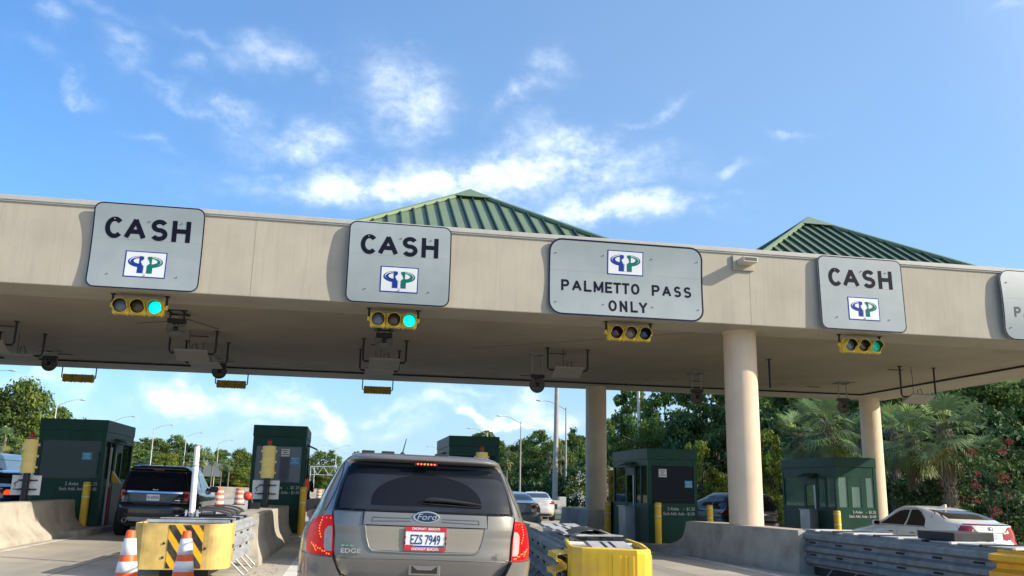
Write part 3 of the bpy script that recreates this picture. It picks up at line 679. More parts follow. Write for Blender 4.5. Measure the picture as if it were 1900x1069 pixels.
# ================================================================== toll booths
b_glass = glassmat('booth glass', (.03, .045, .04), .5, .02, .45)
b_dark = glassmat('booth front glass', (.007, .008, .016), .08, .05, .10)
b_refl = glassmat('booth glass with painted reflection', (.022, .036, .044), .10, .05, .4)  # faint reflection mixed into the base colour
b_pale = glassmat('pale booth glass with painted reflection', (.10, .105, .135), .03, .05, .5)  # stronger grey reflection painted into the base colour
b_bright = glassmat('booth glass painted brighter', (.24, .36, .32), .55, .02, .5)  # see-through brightness and sky reflection painted as a pale green base
paper = mat('paper notice', (.62, .62, .58), .7, var=.05)
blue_st = mat('blue notice', (.03, .28, .50), .5)
txt_w = mat('white lettering', (.46, .48, .45), .6)
inside_m = mat('booth interior', (.035, .04, .04), .8, var=.3)
def booth(x0, x1, y0, y1, zb, zt, zw0, zw1, side, label, notices, cabinet=True, front_open=False):
    cx = (x0+x1)/2; t = thing('toll_booth', label, 'toll booth', (cx, y0, zb), 0, 'toll booths under the canopy')
    w = (x1-x0)/2; d = y1-y0; h = zt-zb; a, b = zw0-zb, zw1-zb; fb = h-.30
    mb = MB(); p = .09
    mb.box(-w, w, 0, .05, 0, a); mb.box(-w, w, d-.05, d, 0, a)
    mb.box(-w, w, .005, .05, b, fb); mb.box(-w, w, d-.05, d, b, fb)
    for sx in (-1, 1):
        mb.box(sx*w-(.05 if sx > 0 else 0), sx*w+(0 if sx > 0 else .05), .05, d-.05, 0, a)
        mb.box(sx*w-(.05 if sx > 0 else 0), sx*w+(0 if sx > 0 else .05), .05, d-.05, b, fb)
    mb.build('wall', booth_g, t)
    for sx in (-1, 1):
        for yy in (0, d-p): mb = MB(); mb.box(min(sx*w, sx*(w-p))-.006, max(sx*w, sx*(w-p))+.006, yy-.006, yy+p+.006, 0, h-.01); mb.build('corner_post', booth_g, t, bevel=.006)
    bays = [p, .62, 1.12, 1.95, d-p]
    for sx in (-1, 1):
        for yy in bays[1:-1]: mb = MB(); mb.box(min(sx*w, sx*(w-.06))-.003, max(sx*w, sx*(w-.06))+.003, yy-.04, yy+.04, a, b); mb.build('mullion', booth_g, t)
    mb = MB(); mb.box(-w-.02, w+.02, -.02, d+.02, fb, h); mb.build('roof', booth_g, t, bevel=.01)
    mb = MB(); mb.box(-w+.05, w-.05, .05, d-.05, fb-.06, fb-.01); mb.box(-w+.05, w-.05, .05, d-.05, .0, .06)
    mb.box(-w+.06, w-.06, .08, .55, a-.35, a-.06); mb.box(-w+.1, -w+.45, 1.0, 1.5, .06, a+.12); mb.build('interior', inside_m, t)
    # panes
    if not front_open:
        mb = MB(); mb.box(-w+p, w-p, .02, .03, a, b); mb.build('front_window', (b_pale if x0 > -5 else b_refl) if side > 0 else b_dark, t)
    else:
        for u0, u1, zz in ((-w+p, -.30, 0), (-.16, .16, -.28), (.34, w-p, 0)):
            mb = MB(); mb.box(u0, u1, .02, .03, a, b+zz); mb.build('front_window', b_bright, t)
        mb = MB(); mb.box(-.30, -.16, .0, .06, a, b); mb.box(.16, .34, .0, .06, a, b); mb.box(-.16, .16, .003, .05, b-.28, b); mb.build('mullion', booth_g, t)
    mb = MB(); mb.box(-w+p, w-p, d-.03, d-.02, a, b); mb.build('rear_window', b_bright if front_open else b_glass, t)
    for sx in (-1, 1):
        for k in range(4):
            if sx == side and k == 2: continue
            mb = MB(); xx = sx*(w-.025); mb.box(xx-.005, xx+.005, bays[k]+(.04 if k else 0), bays[k+1]-.04, a, b); mb.build('side_window', b_bright if front_open else b_glass, t)
    # door on the lane side
    s = side; mb = MB(); xx = s*(w+.012)
    mb.box(min(xx, xx-s*.04), max(xx, xx-s*.04), 1.16, 1.22, .02, b-.02); mb.box(min(xx, xx-s*.04), max(xx, xx-s*.04), 1.85, 1.91, .02, b-.02)
    mb.box(min(xx, xx-s*.03), max(xx, xx-s*.03), 1.22, 1.85, .02, a-.1); mb.box(min(xx, xx-s*.03), max(xx, xx-s*.03), 1.22, 1.85, b-.25, b-.02)
    dr = mb.build('door', booth_g, t)
    mb = MB(); mb.box(min(xx, xx-s*.02), max(xx, xx-s*.02), 1.22, 1.30, a-.1, b-.25); mb.build('door_post', booth_ss, dr)
    mb = MB(); q = s*w
    mb.add([(q, 1.1, b+.10), (q, 1.95, b+.10), (q+s*.28, 1.95, b-.02), (q+s*.28, 1.1, b-.02), (q, 1.1, b+.13), (q, 1.95, b+.13), (q+s*.28, 1.95, b+.01), (q+s*.28, 1.1, b+.01)],
           [(0, 1, 2, 3), (4, 7, 6, 5), (0, 3, 7, 4), (3, 2, 6, 7), (2, 1, 5, 6), (1, 0, 4, 5)]); mb.build('awning', booth_g, t)
    if cabinet:
        mb = MB(); mb.box(min(q, q+s*.30), max(q, q+s*.30), 1.15, 1.75, 0, a-.12); mb.box(min(q, q+s*.34), max(q, q+s*.34), 1.12, 1.78, a-.12, a-.09); mb.build('cabinet', booth_ss, t, bevel=.006)
    mb = MB(); mb.box(-.02, .02, -.05, -.02, fb-.03, fb+.01); mb.build('hook', black, t)
    # fare text and notices
    o = text_mesh('fare_lettering', '2 Axles    -  $1.25', .115, txt_w, t, (w-.08, -.004, a-.14), xs=.95, align='RIGHT', offset=.001)
    o = text_mesh('fare_lettering', 'Each Add. Axle - $1.00', .115, txt_w, t, (w-.08, -.004, a-.27), xs=.86, align='RIGHT', offset=.001)
    for (nx, nz, nw, nh, mt) in notices:
        mb = MB(); mb.box(nx-nw/2, nx+nw/2, .012, .016, nz-nh/2, nz+nh/2); pn = mb.build('notice', mt, t)
        m2 = txt_w if mt is blue_st else ink
        for k, (s_, q_) in enumerate(((.8, .26), (.4, 0.0), (.8, -.26))):
            mb = MB(); rnd = random.Random(k); u = -s_*nw/2
            while u < s_*nw/2-.02:
                l = rnd.uniform(.012, .03); mb.box(nx+u, nx+u+l, .0095, .0118, nz+q_*nh-.010, nz+q_*nh+.014); u += l+.008
            mb.build('notice_print', m2, pn)
    return t
b1_ = booth(-7.90, -6.25, 25.2, 28.35, .28, 3.03, 1.49, 2.47, 1, 'leftmost green toll booth beside the dark SUV', [(.40, .86+.93, .24, .19, blue_st)], False)
b2_ = booth(-2.44, -1.04, 25.0, 28.0, .18, 3.02, 1.50, 2.45, 1, 'green toll booth behind a vertical yellow signal, left of the silver SUV', [(.17, 2.11, .22, .20, paper), (.44, 1.90, .24, .20, blue_st)], False)
booth(3.02, 4.48, 25.8, 29.2, .12, 2.94, 1.46, 2.38, -1, 'green toll booth half hidden behind the silver SUV roof', [(.4, 1.8, .24, .20, blue_st)])
booth(8.28, 9.70, 23.5, 26.7, .09, 2.63, 1.14, 2.16, -1, 'green toll booth with white and blue notices between the two nearer columns', [(-.28, 1.87, .23, .22, paper), (.47, 1.58, .22, .19, blue_st)])
booth(15.10, 16.50, 25.5, 28.9, -.06, 2.63, 1.10, 2.02, -1, 'rightmost green toll booth with clear windows, behind the white sedan', [], True, True)
w1 = .825
mb = MB(); mb.add([(w1+.02, .95, 1.15), (w1+.26, 1.0, 1.10), (w1+.26, 1.15, 1.10), (w1+.02, 1.2, 1.15), (w1+.02, .95, 1.42), (w1+.02, 1.2, 1.42)], [(0, 1, 2, 3), (0, 4, 1), (3, 2, 5), (4, 5, 2, 1), (0, 3, 5, 4)]); mb.build('coin_chute', ylw, b1_)
mb = MB(); mb.box(w1+.02, w1+.10, .62, .70, 0, 1.0); mb.build('red_post', mat('red post', (.35, .03, .02), .6), b1_)
mb = MB(); mb.box(w1+.02, w1+.07, .50, .55, 0, 2.05); mb.build('door_rail', booth_ss, b1_)
mb = MB(); mb.box(.74, .86, .10, .16, 1.12, 1.42); mb.build('orange_marker', orange, b2_)
# ================================================================== bollards
band_m = mat('white band', (.75, .75, .70), .5)
def bollard(x, y, zb, h, label, r=.095):
    t = thing('bollard', label, 'bollard', (x, y, zb), 0, 'yellow bollards guarding the booths')
    mb = MB(); mb.lathe([(r, 0), (r, h-.04), (r*.93, h-.01), (r*.7, h), (0, h)], n=24); mb.build('post', ylw, t)
    for zz in (h*.655, h*.905):
        mb = MB(); mb.lathe([(r+.0005, zz), (r+.003, zz+.001), (r+.003, zz+.020), (r+.0005, zz+.021)], n=24); mb.build('band', band_m, t)
    return t
bollard(-6.52, 24.98, .28, 1.13, 'yellow bollard at the corner of the leftmost booth')
bollard(-1.0, 24.7, .17, 1.22, 'yellow bollard beyond the left mirror of the silver SUV')
bollard(8.46, 23.25, .09, 1.08, 'yellow bollard before the booth with white and blue notices', .09)
bollard(9.93, 23.2, .09, 1.04, 'yellow bollard directly left of the near column, behind the barrier', .085)
bollard(8.18, 27.0, .09, 1.03, 'shaded yellow bollard between the rear column and a booth')
bollard(13.55, 22.9, -.08, 1.12, 'yellow bollard in front of the rightmost booth, above the white sedan')
mb = MB(); mb.box(-.075, .075, -.05, .05, 0, 2.0)
t = thing('height_post', 'rusty black and yellow post at the corner of a booth beside the rear column', 'post', (8.39, 27.3, .09))
mb.build('post', black, t)
mb = MB(); mb.box(-.08, .08, -.056, .056, 1.02, 2.0); mb.build('yellow_sleeve', mat('rusted yellow', (.45, .28, .03), .8, var=.4, vscale=8, stain=(.02, .015, .01), sscale=7, samt=.95), t)
# ================================================================== signals on posts beyond the cushions, seen from behind
def post_signal(x, y, label, zb, lampdx):
    t = thing('traffic_signal', label, 'traffic light', (x, y, zb), 0, 'vertical lane signals on black posts seen from behind')
    zh = 1.58-zb
    for k in range(3):
        mb = MB(); z = zh+.125+k*.252
        mb.lathe([(.146, -.1255), (.155, -.105), (.155, .105), (.146, .1255)], (0, 0, z), 14)
        mb.v = [(a*1.0, b*.72, c) for a, b, c in mb.v]
        for sg in (-1, 1): mb.box(-.185 if sg < 0 else .15, -.15 if sg < 0 else .185, .0, .05, z-.02, z+.03)
        mb.build('signal_section', ylw_head, t)
        mb = MB(); mb.lathe([(.10, .10), (.098, .26)], (0, 0, z), 16, ax='Y'); mb.build('visor', black, t)
    mb = MB(); mb.lathe([(.05, zh+.745), (.05, zh+.77), (.045, zh+.80), (.052, zh+.82), (.05, zh+.88), (.03, zh+.90), (0, zh+.905)], n=16); mb.build('beacon', beacon_r, t)
    mb = MB(); mb.lathe([(.075, 0), (.075, zh)], n=16); mb.build('pole', black, t)
    mb = MB(); mb.box(-.33, .29, .10, .115, 1.09-zb, 1.53-zb); pl = mb.build('sign_back', white_p, t, bevel=.004)
    mb = MB()
    for zz in (1.42, 1.22): mb.box(-.19, .22, .055, .095, zz-zb-.012, zz-zb+.012); mb.box(-.09, .09, -.08, .095, zz-zb-.02, zz-zb+.02)
    mb.tube([(-.19, .06, 1.42-zb-.03), (-.25, .03, 1.34-zb), (-.2, .0, 1.30-zb), (-.26, .02, 1.22-zb), (-.1, .0, 1.21-zb)], .012, 6)
    mb.build('clamp', black, t)
    return t
post_signal(-7.05, 22, 'leftmost vertical yellow signal back with red beacon, before the leftmost booth', .16, 0)
post_signal(-1.76, 22, 'vertical yellow signal back with red beacon, between the dark and silver SUVs', .10, 0)
post_signal(3.43, 22.2, 'vertical yellow signal top with red beacon, mostly hidden by the silver SUV', .10, 0)
def lamp_disc(x, y, z, label):
    t = thing('round_reflector', label, 'reflector', (x, y, z), 0, 'round orange red lamps on short brackets')
    mb = MB(); mb.lathe([(0, -.045), (.045, -.04), (.075, -.025), (.088, 0), (.092, .03)], n=20, ax='Y'); mb.build('lens', disc_r, t)
    mb = MB(); mb.lathe([(.098, .02), (.098, .06), (0, .07)], n=20, ax='Y'); mb.tube([(.05, .06, -.05), (.12, .08, -.2), (.14, .08, -z+gz(x))], .035, 8); mb.box(.06, .26, .02, .16, -.38, -.14); mb.build('bracket', black, t)
lamp_disc(-2.0, 20.3, 1.18, 'round orange red lamp beside the vertical signal left of the silver SUV')
# ================================================================== concrete barriers
def barrier(name, label, p0, p1, hb, h, ins, ins_e0, ins_e1, foot_curve=True):
    p0, p1 = Vector((*p0, 0)), Vector((*p1, 0)); d = (p1-p0); Ln = d.length; d.normalize(); s = Vector((d.y, -d.x, 0))
    prof = [(0, 0), (.07, .02), (.12, .10), (.20, .35), (.30, .66), (.40, .83), (.55, .92), (.78, .985), (.795, 1.0), (.81, 1.12)]
    secs = []
    nseg = 24
    for zz, q in prof:
        z = zz/.81*h; ring = []
        a, b = ins*q, 0
        e0, e1 = ins_e0*q, ins_e1*q
        w = hb-a; r = min(.05, w*.5)
        pts = []
        for i in range(nseg+1): pts.append((-w, e0+(Ln-e0-e1)*i/nseg))
        for i in range(nseg+1): pts.append((w, Ln-e1-(Ln-e0-e1)*i/nseg))
        for u, v in pts:
            P_ = p0+d*v+s*u; ring.append((P_.x, P_.y, gz(P_.x)-.03+z+.02))
        secs.append(ring)
    mb = MB(); n = len(secs[0]); vs = [q for r_ in secs for q in r_]; fs = []
    for i in range(len(secs)-1):
        for k in range(n): fs.append((i*n+k, i*n+(k+1) % n, (i+1)*n+(k+1) % n, (i+1)*n+k))
    mb.add(vs, fs, 0, False)
    m = n//2; top = secs[-1]
    mb.add(top, [(k, k+1, n-2-k, n-1-k) for k in range(m-1)])
    o = mb.build(name, conc); o.data.polygons.foreach_set('use_smooth', [False]*len(o.data.polygons))
    return tag(o, label, 'barrier', 'concrete barriers on the islands')
barrier('concrete_barrier', 'sunlit concrete barrier at the left edge, in front of the leftmost booth', (-6.93, 6), (-6.80, 24.9), .45, .84, .31, .1, .32)
barrier('concrete_barrier', 'concrete barrier beside the silver SUV with a sunlit crest, behind the left cushion', (-1.76, 16.6), (-1.60, 25.2), .40, .88, .15, .9, .42)
barrier('concrete_barrier', 'concrete barrier behind the middle yellow cushion, right of the silver SUV', (3.62, 16.2), (3.85, 24.4), .36, .84, .24, .4, .4)
barrier('concrete_barrier', 'shaded concrete barrier carrying the near column, stained and cracked', (9.36, 16.5), (8.84, 22.9), .50, .83, .05, .05, 1.5)
barrier('concrete_barrier', 'concrete block at the foot of the rear left column', (9.10, 29.55), (9.10, 33.6), 1.02, .90, .20, .0, .3)
barrier('concrete_barrier', 'low concrete barrier hidden behind the right guardrail beyond the near column', (10.2, 16.5), (10.25, 21.2), .25, .78, .15, .1, .6)
# ================================================================== crash cushions
def clip(poly, x0, x1, z0, z1):
    def cl(p, f, inter):
        o = []
        for i in range(len(p)):
            a, b = p[i-1], p[i]; fa, fb2 = f(a), f(b)
            if fb2:
                if not fa: o.append(inter(a, b))
                o.append(b)
            elif fa: o.append(inter(a, b))
        return o
    def ix(X): return lambda a, b: (X, a[1]+(b[1]-a[1])*(X-a[0])/(b[0]-a[0]))
    def iz(Z): return lambda a, b: (a[0]+(b[0]-a[0])*(Z-a[1])/(b[1]-a[1]), Z)
    for f, it in ((lambda q: q[0] >= x0, ix(x0)), (lambda q: q[0] <= x1, ix(x1)), (lambda q: q[1] >= z0, iz(z0)), (lambda q: q[1] <= z1, iz(z1))):
        poly = cl(poly, f, it)
        if not poly: return []
    return poly
THRIE = [(0, 0), (.03, .0), (.06, .075), (.13, .085), (.17, .02), (.23, .015), (.27, .08), (.34, .085), (.38, .02), (.44, .015), (.48, .08), (.55, .075), (.58, 0), (.61, 0)]
def rail(parent, p0, p1, z0, side, m, n, flare=.03, name='rail_panel', slots=True, bump=1.0, h=.61):
    """corrugated panels overlapping like fish scales, from p0 (near) to p1 (far); side = outward direction sign"""
    p0, p1 = Vector((*p0, 0)), Vector((*p1, 0)); d = (p1-p0); L = d.length/n; d.normalize(); s = Vector((d.y, -d.x, 0))*side
    for k in range(n):
        a = p0+d*(L*k-.02); b = p0+d*(L*(k+1)+.10)
        secs = []
        for j in range(5):
            t = j/4; P_ = a.lerp(b, t); off = .012+flare*t
            secs.append([tuple(P_+s*(off+q*bump*(1+.25*(t > .9)))+Vector((0, 0, z0+z*h/.61))) for z, q in THRIE] + [tuple(P_+s*(off+q*bump-.006)+Vector((0, 0, z0+z*h/.61))) for z, q in reversed(THRIE)])
        mb = MB(); mb.loft(secs, True); o = mb.build(name, m, parent)
        if slots:
            c = p0+d*(L*(k+.5))
            for zz in (.20, .41): mb = MB(); mb.obox(c+s*(.030+flare*.5)+Vector((0, 0, z0+zz*h/.61)), d*.11, s*.008, Vector((0, 0, .016))); mb.build('slot', dark_gap, o)
rib_dk = mat('dark rubber lid', (.035, .036, .038), .8, var=.3)
def cushion_left():
    t = thing('crash_cushion', 'dirty yellow crash cushion with hazard stripes and white post, at left', 'crash cushion', (0, 0, 0), 0, 'crash cushions in front of the islands')
    g = gz(-2.3)
    # yellow nose: bent sheet with rounded corners
    x0, x1, y0, r = -2.95, -1.60, 13.98, .34
    path = [(x0, 15.3), (x0, y0+.18)] + [(x0+.18-.18*math.cos(R(a)), y0+.18-.18*math.sin(R(a))) for a in range(15, 91, 15)] + [(x1-r+r*math.sin(R(a)), y0+r-r*math.cos(R(a))) for a in range(0, 91, 10)] + [(x1, 14.75)]
    z0, z1 = g+.15, g+.80
    n = len(path); inner = [(x+(.03 if x < -2.3 else -.03), y+.03) for x, y in path]
    mb = MB()
    vs = [(x, y, z0) for x, y in path]+[(x, y, z1) for x, y in path]+[(x, y, z1) for x, y in inner]+[(x, y, z0) for x, y in inner]
    fs = []
    for i in range(n-1):
        for k in range(3): fs.append((k*n+i, k*n+i+1, (k+1)*n+i+1, (k+1)*n+i))
        fs.append((3*n+i, 3*n+i+1, i+1, i))
    mb.add(vs, fs, 0, False); mb.build('nose', ylw_d, t)
    # hazard panel
    ax0, ax1, az0, az1 = -2.45, -1.96, g+.17, g+.78
    mb = MB(); mb.box(ax0, ax1, y0-.006, y0-.001, az0, az1); hz_ = mb.build('hazard_panel', mat('hazard yellow', (.85, .44, .01), .4, var=.08, stain=(.35, .2, .03), sscale=6, samt=.5), t)
    mb = MB(); w = .098
    for k in range(-8, 9):
        c = ax0-.03+k*.225
        p = clip([(c, az1), (c+w*1.15, az1), (c+w*1.15+(az1-az0)*.72, az0), (c+(az1-az0)*.72, az0)], ax0, ax1, az0, az1)
        if len(p) > 2: mb.add([(a, y0-.009, b) for a, b in p], [tuple(range(len(p)))])
    mb.build('black_stripe', mat('worn black', (.014, .014, .014), .6, stain=(.16, .13, .08), sscale=9, samt=.5), hz_)
    mb = MB()
    for (a, b) in ((-2.50, g+.52), (-2.50, g+.32), (-1.92, g+.45)): mb.lathe([(.018, 0), (.018, -.012), (0, -.014)], (a, y0-.002, b), 8, ax='Y')
    mb.box(-1.61, -1.592, 14.55, 14.66, g+.42, g+.48); mb.build('bolt', black, t)
    rail(t, (-1.70, 14.7), (-1.66, 17.4), g+.14, 1, galv, 3, .03, h=.66); rail(t, (-2.86, 15.2), (-2.84, 17.4), g+.14, -1, galv, 2, .03, h=.66)
    # cross frames and lids on top
    for k, yy in enumerate((14.45, 14.8, 15.25, 15.8, 16.35, 16.9, 17.4)):
        mb = MB(); e = .07*k/6; mb.box(-2.86+.02*k, -1.66, yy-.03, yy+.03, g+.80, g+.84); mb.box(-2.84+.02*k, -1.66, yy+.03, yy+.035, g+.70, g+.84); mb.build('cross_bar', black if k % 2 else galv, t)
    mb = MB(); mb.box(-2.80, -1.72, 14.3, 17.5, g+.72, g+.76); mb.build('top_plate', galv, t)
    for k, (yy, z) in enumerate(((16.1, .82), (16.75, .83), (17.4, .84), (18.0, .86))):
        mb = MB(); arc = [(-2.25+.42*math.cos(R(a)), g+z+.13*math.sin(R(a))) for a in range(0, 181, 15)]
        arc2 = [(-2.25+.40*math.cos(R(a)), g+z+.115*math.sin(R(a))) for a in range(180, -1, -15)]
        mb.prism(arc+arc2, yy-.25, yy+.25, 'XZ'); mb.build('rubber_lid', rib_dk, t)
    for k in range(5):
        y = 14.6+.62*k
        for sx in (-1, 1):
            mb = MB(); xx = -2.25+sx*.55; mb.tube([(xx, y, g+.3), (xx+sx*.28, y+.1, g+.01)], .016, 6); mb.build('leg', galv, t)
    mb = MB(); mb.box(-2.6, -1.9, 14.4, 17.6, g+.02, g+.14); mb.build('base_rail', black, t)
    return t
cushion_left()
t = thing('marker_post', 'tall white flexible post clamped on the left crash cushion', 'post', (-2.44, 15.85, gz(-2.4)+.80))
mb = MB(); mb.tube([(0, 0, 0), (-.012, 0, .62), (-.02, 0, 1.22)], [.050, .048, .047], 16); mb.v = [(a, b, c) for a, b, c in mb.v]; mb.build('post', white_p, t)
mb = MB(); mb.tube([(-.0165, 0, .86), (-.017, 0, .875)], .0505, 16); mb.tube([(-.02, 0, 1.19), (-.021, 0, 1.225)], .0495, 16); mb.build('band', grey_m, t)
mb = MB(); mb.box(-.12, .12, -.09, .09, -.02, .0); mb.box(-.10, -.075, -.07, .07, 0, .14); mb.box(.075, .10, -.07, .07, 0, .14); mb.lathe([(.03, -.1), (.03, .1)], (0, 0, .07), 10, ax='Y'); mb.tube([(-.13, 0, .10), (.13, 0, .10)], .014, 8); mb.build('clamp', galv, t)
def cushion_mid():
    t = thing('crash_cushion', 'clean yellow crash cushion with ribbed nose right of the silver SUV', 'crash cushion', (0, 0, 0), 0, 'crash cushions in front of the islands')
    g = gz(3.3)
    path = [(3.13, 12.5), (2.80, 10.95), (2.76, 10.62), (2.84, 10.42), (3.40, 10.06), (3.50, 10.06), (3.60, 10.16), (3.90, 11.25), (4.08, 12.4)]
    cxx = Vector((3.45, 12.0)); z0, z1 = g+.10, g+.80
    def off(p, d_):
        v = Vector(p)-cxx; v.normalize(); return (p[0]+v.x*d_, p[1]+v.y*d_)
    n = len(path); lip = [off(p, -.10) for p in path]
    mb = MB()
    vs = [(x, y, z0) for x, y in path]+[(x, y, z1-.045) for x, y in path]+[(*off(p, -.02), z1) for p in path]+[(x, y, z1+.005) for x, y in lip]+[(x, y, z1-.05) for x, y in lip]
    fs = [(k*n+i, k*n+i+1, (k+1)*n+i+1, (k+1)*n+i) for i in range(1, n-1) for k in range(4)] + [(k*n, k*n+1, (k+1)*n+1, (k+1)*n) for k in (1, 2, 3)]
    mb.add(vs, fs); mb.build('nose', ylw_pl, t, bevel=.012)
    # vertical ribs on the front face
    a, b = Vector((2.84, 10.42, 0)), Vector((3.40, 10.06, 0)); d = (b-a).normalized(); s = Vector((d.y, -d.x, 0))
    for f0, wd, pr in ((.52, .05, .010), (.64, .10, .022), (.80, .03, .018), (.90, .06, .014), (.30, .014, .005), (.12, .012, .005)):
        mb = MB(); c = a+(b-a)*f0+s*pr/2+Vector((0, 0, (z0+z1-.06)/2)); mb.obox(c, d*wd/2, s*pr/2, Vector((0, 0, (z1-z0-.08)/2))); mb.build('rib', ylw_pl, t, bevel=.004)
    a2, b2 = Vector((3.60, 10.16, 0)), Vector((3.90, 11.25, 0)); d2 = (b2-a2).normalized(); s2 = Vector((d2.y, -d2.x, 0))
    for f0 in (.15, .4, .65):
        mb = MB(); c = a2+(b2-a2)*f0+s2*.01+Vector((0, 0, (z0+z1-.06)/2)); mb.obox(c, d2*.05, s2*.01, Vector((0, 0, (z1-z0-.08)/2))); mb.build('rib', ylw_pl, t, bevel=.004)
    rail(t, (2.84, 11.0), (2.98, 11.75), g+.13, -1, ylw_pl, 1, .03, 'yellow_fin', False, 2.0, h=.60)
    rail(t, (2.98, 11.65), (3.56, 16.6), g+.14, -1, galv_d, 5, .03, h=.64)
    rail(t, (4.02, 12.3), (4.25, 16.6), g+.14, 1, galv_d, 4, .03, h=.64)
    mb = MB(); mb.tube([(3.05, 11.9, g+.74), (3.85, 11.6, g+.74)], .05, 12); mb.build('cross_tube', white_p, t)
    mb = MB(); mb.box(2.95, 3.6, 10.7, 12.2, g+.55, g+.60); mb.build('well', dark_gap, t)
    # lids: pale panels with black slots
    lid = mat('grey lid panel', (.42, .43, .44), .55, var=.12, stain=(.2, .2, .2), sscale=4, samt=.5)
    def lidp(x, y, L, w, tilt, z):
        c = Vector((x, y, g+z)); dx = Vector((w/2, 0, 0)); dy = Vector((.10*L/2, L/2*math.cos(tilt), L/2*math.sin(tilt))); nn = dx.cross(dy).normalized()
        mb = MB(); mb.obox(c, dx, dy, nn*.008); o = mb.build('lid_panel', lid, t)
        mb = MB()
        for k in (-.1, .1): mb.obox(c+nn*.009+dx*k*2, dx*.07, dy*.8, nn*.002)
        for k in range(6): mb.obox(c+nn*.009-dx*.94+dy*(-.8+.32*k), dx*.07, dy*.10, nn*.002)
        mb.build('lid_slot', black, o)
    lidp(3.36, 11.10, .55, .55, .10, .79)
    lidp(3.55, 12.35, .8, .66, -.03, .85)
    lidp(3.66, 13.4, .9, .74, .03, .84)
    lidp(3.74, 14.5, .9, .72, .03, .845)
    lidp(3.84, 15.6, .9, .70, .03, .85)
    mb = MB(); secs = []
    for i in range(9):
        q = i/8; zz = .80+.17*math.sin(q*2.0)**1.5*(1-.9*q*q); secs.append([(3.25+.66*q, 12.75, g+zz), (3.32+.66*q, 13.6, g+zz), (3.32+.66*q, 13.6, g+zz+.02), (3.25+.66*q, 12.75, g+zz+.02)])
    mb.loft(secs, True); mb.build('rubber_lid', rib_dk, t)
    for k in range(8):
        y = 11.6+.62*k; x = 3.3+.10*(y-11.6)*.9
        mb = MB(); mb.tube([(x-.2, y, g+.3), (x-.42, y+.15, g+.01)], .016, 6); mb.tube([(x+.4, y, g+.3), (x+.62, y+.15, g+.01)], .016, 6); mb.build('leg', galv_d, t)
    mb = MB(); secs = [[(2.98+.12*(y-11), y, g+.0), (3.7+.07*(y-11), y, g+.0), (3.7+.07*(y-11), y, g+.35), (2.98+.12*(y-11), y, g+.35)] for y in (11.6, 13, 15, 16.4)]; mb.loft(secs, True); mb.build('base', rib_dk, t)
cushion_mid()
def cushion_right():
    t = thing('crash_cushion', 'long blue grey guardrail cushion with yellow nose at the right edge', 'crash cushion', (0, 0, 0), 0, 'crash cushions in front of the islands')
    g = gz(9.4)
    rail(t, (9.10, 11.15), (9.12, 16.75), g+.17, -1, galv_d, 6, .025, h=.66)
    rail(t, (9.96, 11.4), (9.98, 16.75), g+.17, 1, galv_d, 5, .025, h=.66)
    rail(t, (9.08, 9.75), (9.08, 11.1), g+.17, -1, mat('amber yellow paint', (.85, .42, .02), .5, var=.08, stain=(.5, .3, .1), sscale=4, samt=.4), 1, .03, 'yellow_fin', False, 1.6, h=.66)
    path = [(9.06, 9.9), (9.16, 9.5), (9.5, 9.35), (9.8, 9.5), (9.95, 10.0), (9.97, 11.4)]
    n = len(path); mb = MB(); mb.add([(x, y, g+.12) for x, y in path]+[(x, y, g+.82) for x, y in path], [(i, i+1, n+i+1, n+i) for i in range(n-1)]); mb.build('nose', ylw_pl, t)
    for k in range(9):
        y = 11.0+.66*k; mb = MB(); mb.box(9.14, 9.92, y-.03, y+.03, g+.83, g+.865); mb.build('cross_bar', black if k % 2 else white_p, t)
        mb = MB(); mb.box(9.2, 9.88, y+.05, y+.58, g+.83, g+.85); mb.build('top_plate', galv, t)
    mb = MB(); mb.box(9.35, 10.05, 12.5, 13.4, g+.86, g+.99); mb.build('black_box', rib_dk, t, bevel=.01)
    mb = MB(); mb.box(9.2, 9.85, 10.2, 16.5, g+.0, g+.4); mb.build('base', rib_dk, t)
    for k in range(7):
        y = 10.8+.8*k; mb = MB(); mb.tube([(9.15, y, g+.25), (8.98, y+.1, g+.01)], .016, 6); mb.tube([(9.9, y, g+.25), (10.1, y+.1, g+.01)], .016, 6); mb.build('leg', galv_d, t)
cushion_right()
# ================================================================== cones, barrels
def cone(x, y, label, rz=0):
    t = thing('traffic_cone', label, 'traffic cone', (x, y, gz(x)+.002), rz, 'traffic cones before the left cushion')
    H = .93; r0_, r1 = .170, .040
    def rr(z): return r0_+(r1-r0_)*(z-.04)/(H-.04)
    mb = MB(); mb.prism(rrect(-.19, .19, -.19, .19, .05, 4), 0, .035); mb.build('base', rubber, t, bevel=.006)
    mb = MB(); mb.lathe([(rr(.03)+.012, .03), (rr(.06), .06), (rr(H*.5), H*.5), (rr(H-.012), H-.012), (rr(H)-.008, H), (rr(H)-.018, H), (rr(H)-.022, H-.05)], n=28); mb.build('body', orange, t)
    for a, b in ((H-.23, H-.075), (H-.39, H-.29)):
        mb = MB(); mb.lathe([(rr(a)+.0005, a), (rr(a)+.003, a+.001), (rr(b)+.003, b-.001), (rr(b)+.0005, b)], n=28); mb.build('reflective_band', cone_w, t)
cone(-1.99, 9.36, 'left one of the two traffic cones, taller white band, left of the hazard stripes')
cone(-1.50, 9.56, 'right one of the two traffic cones, standing before the hazard stripes', .6)
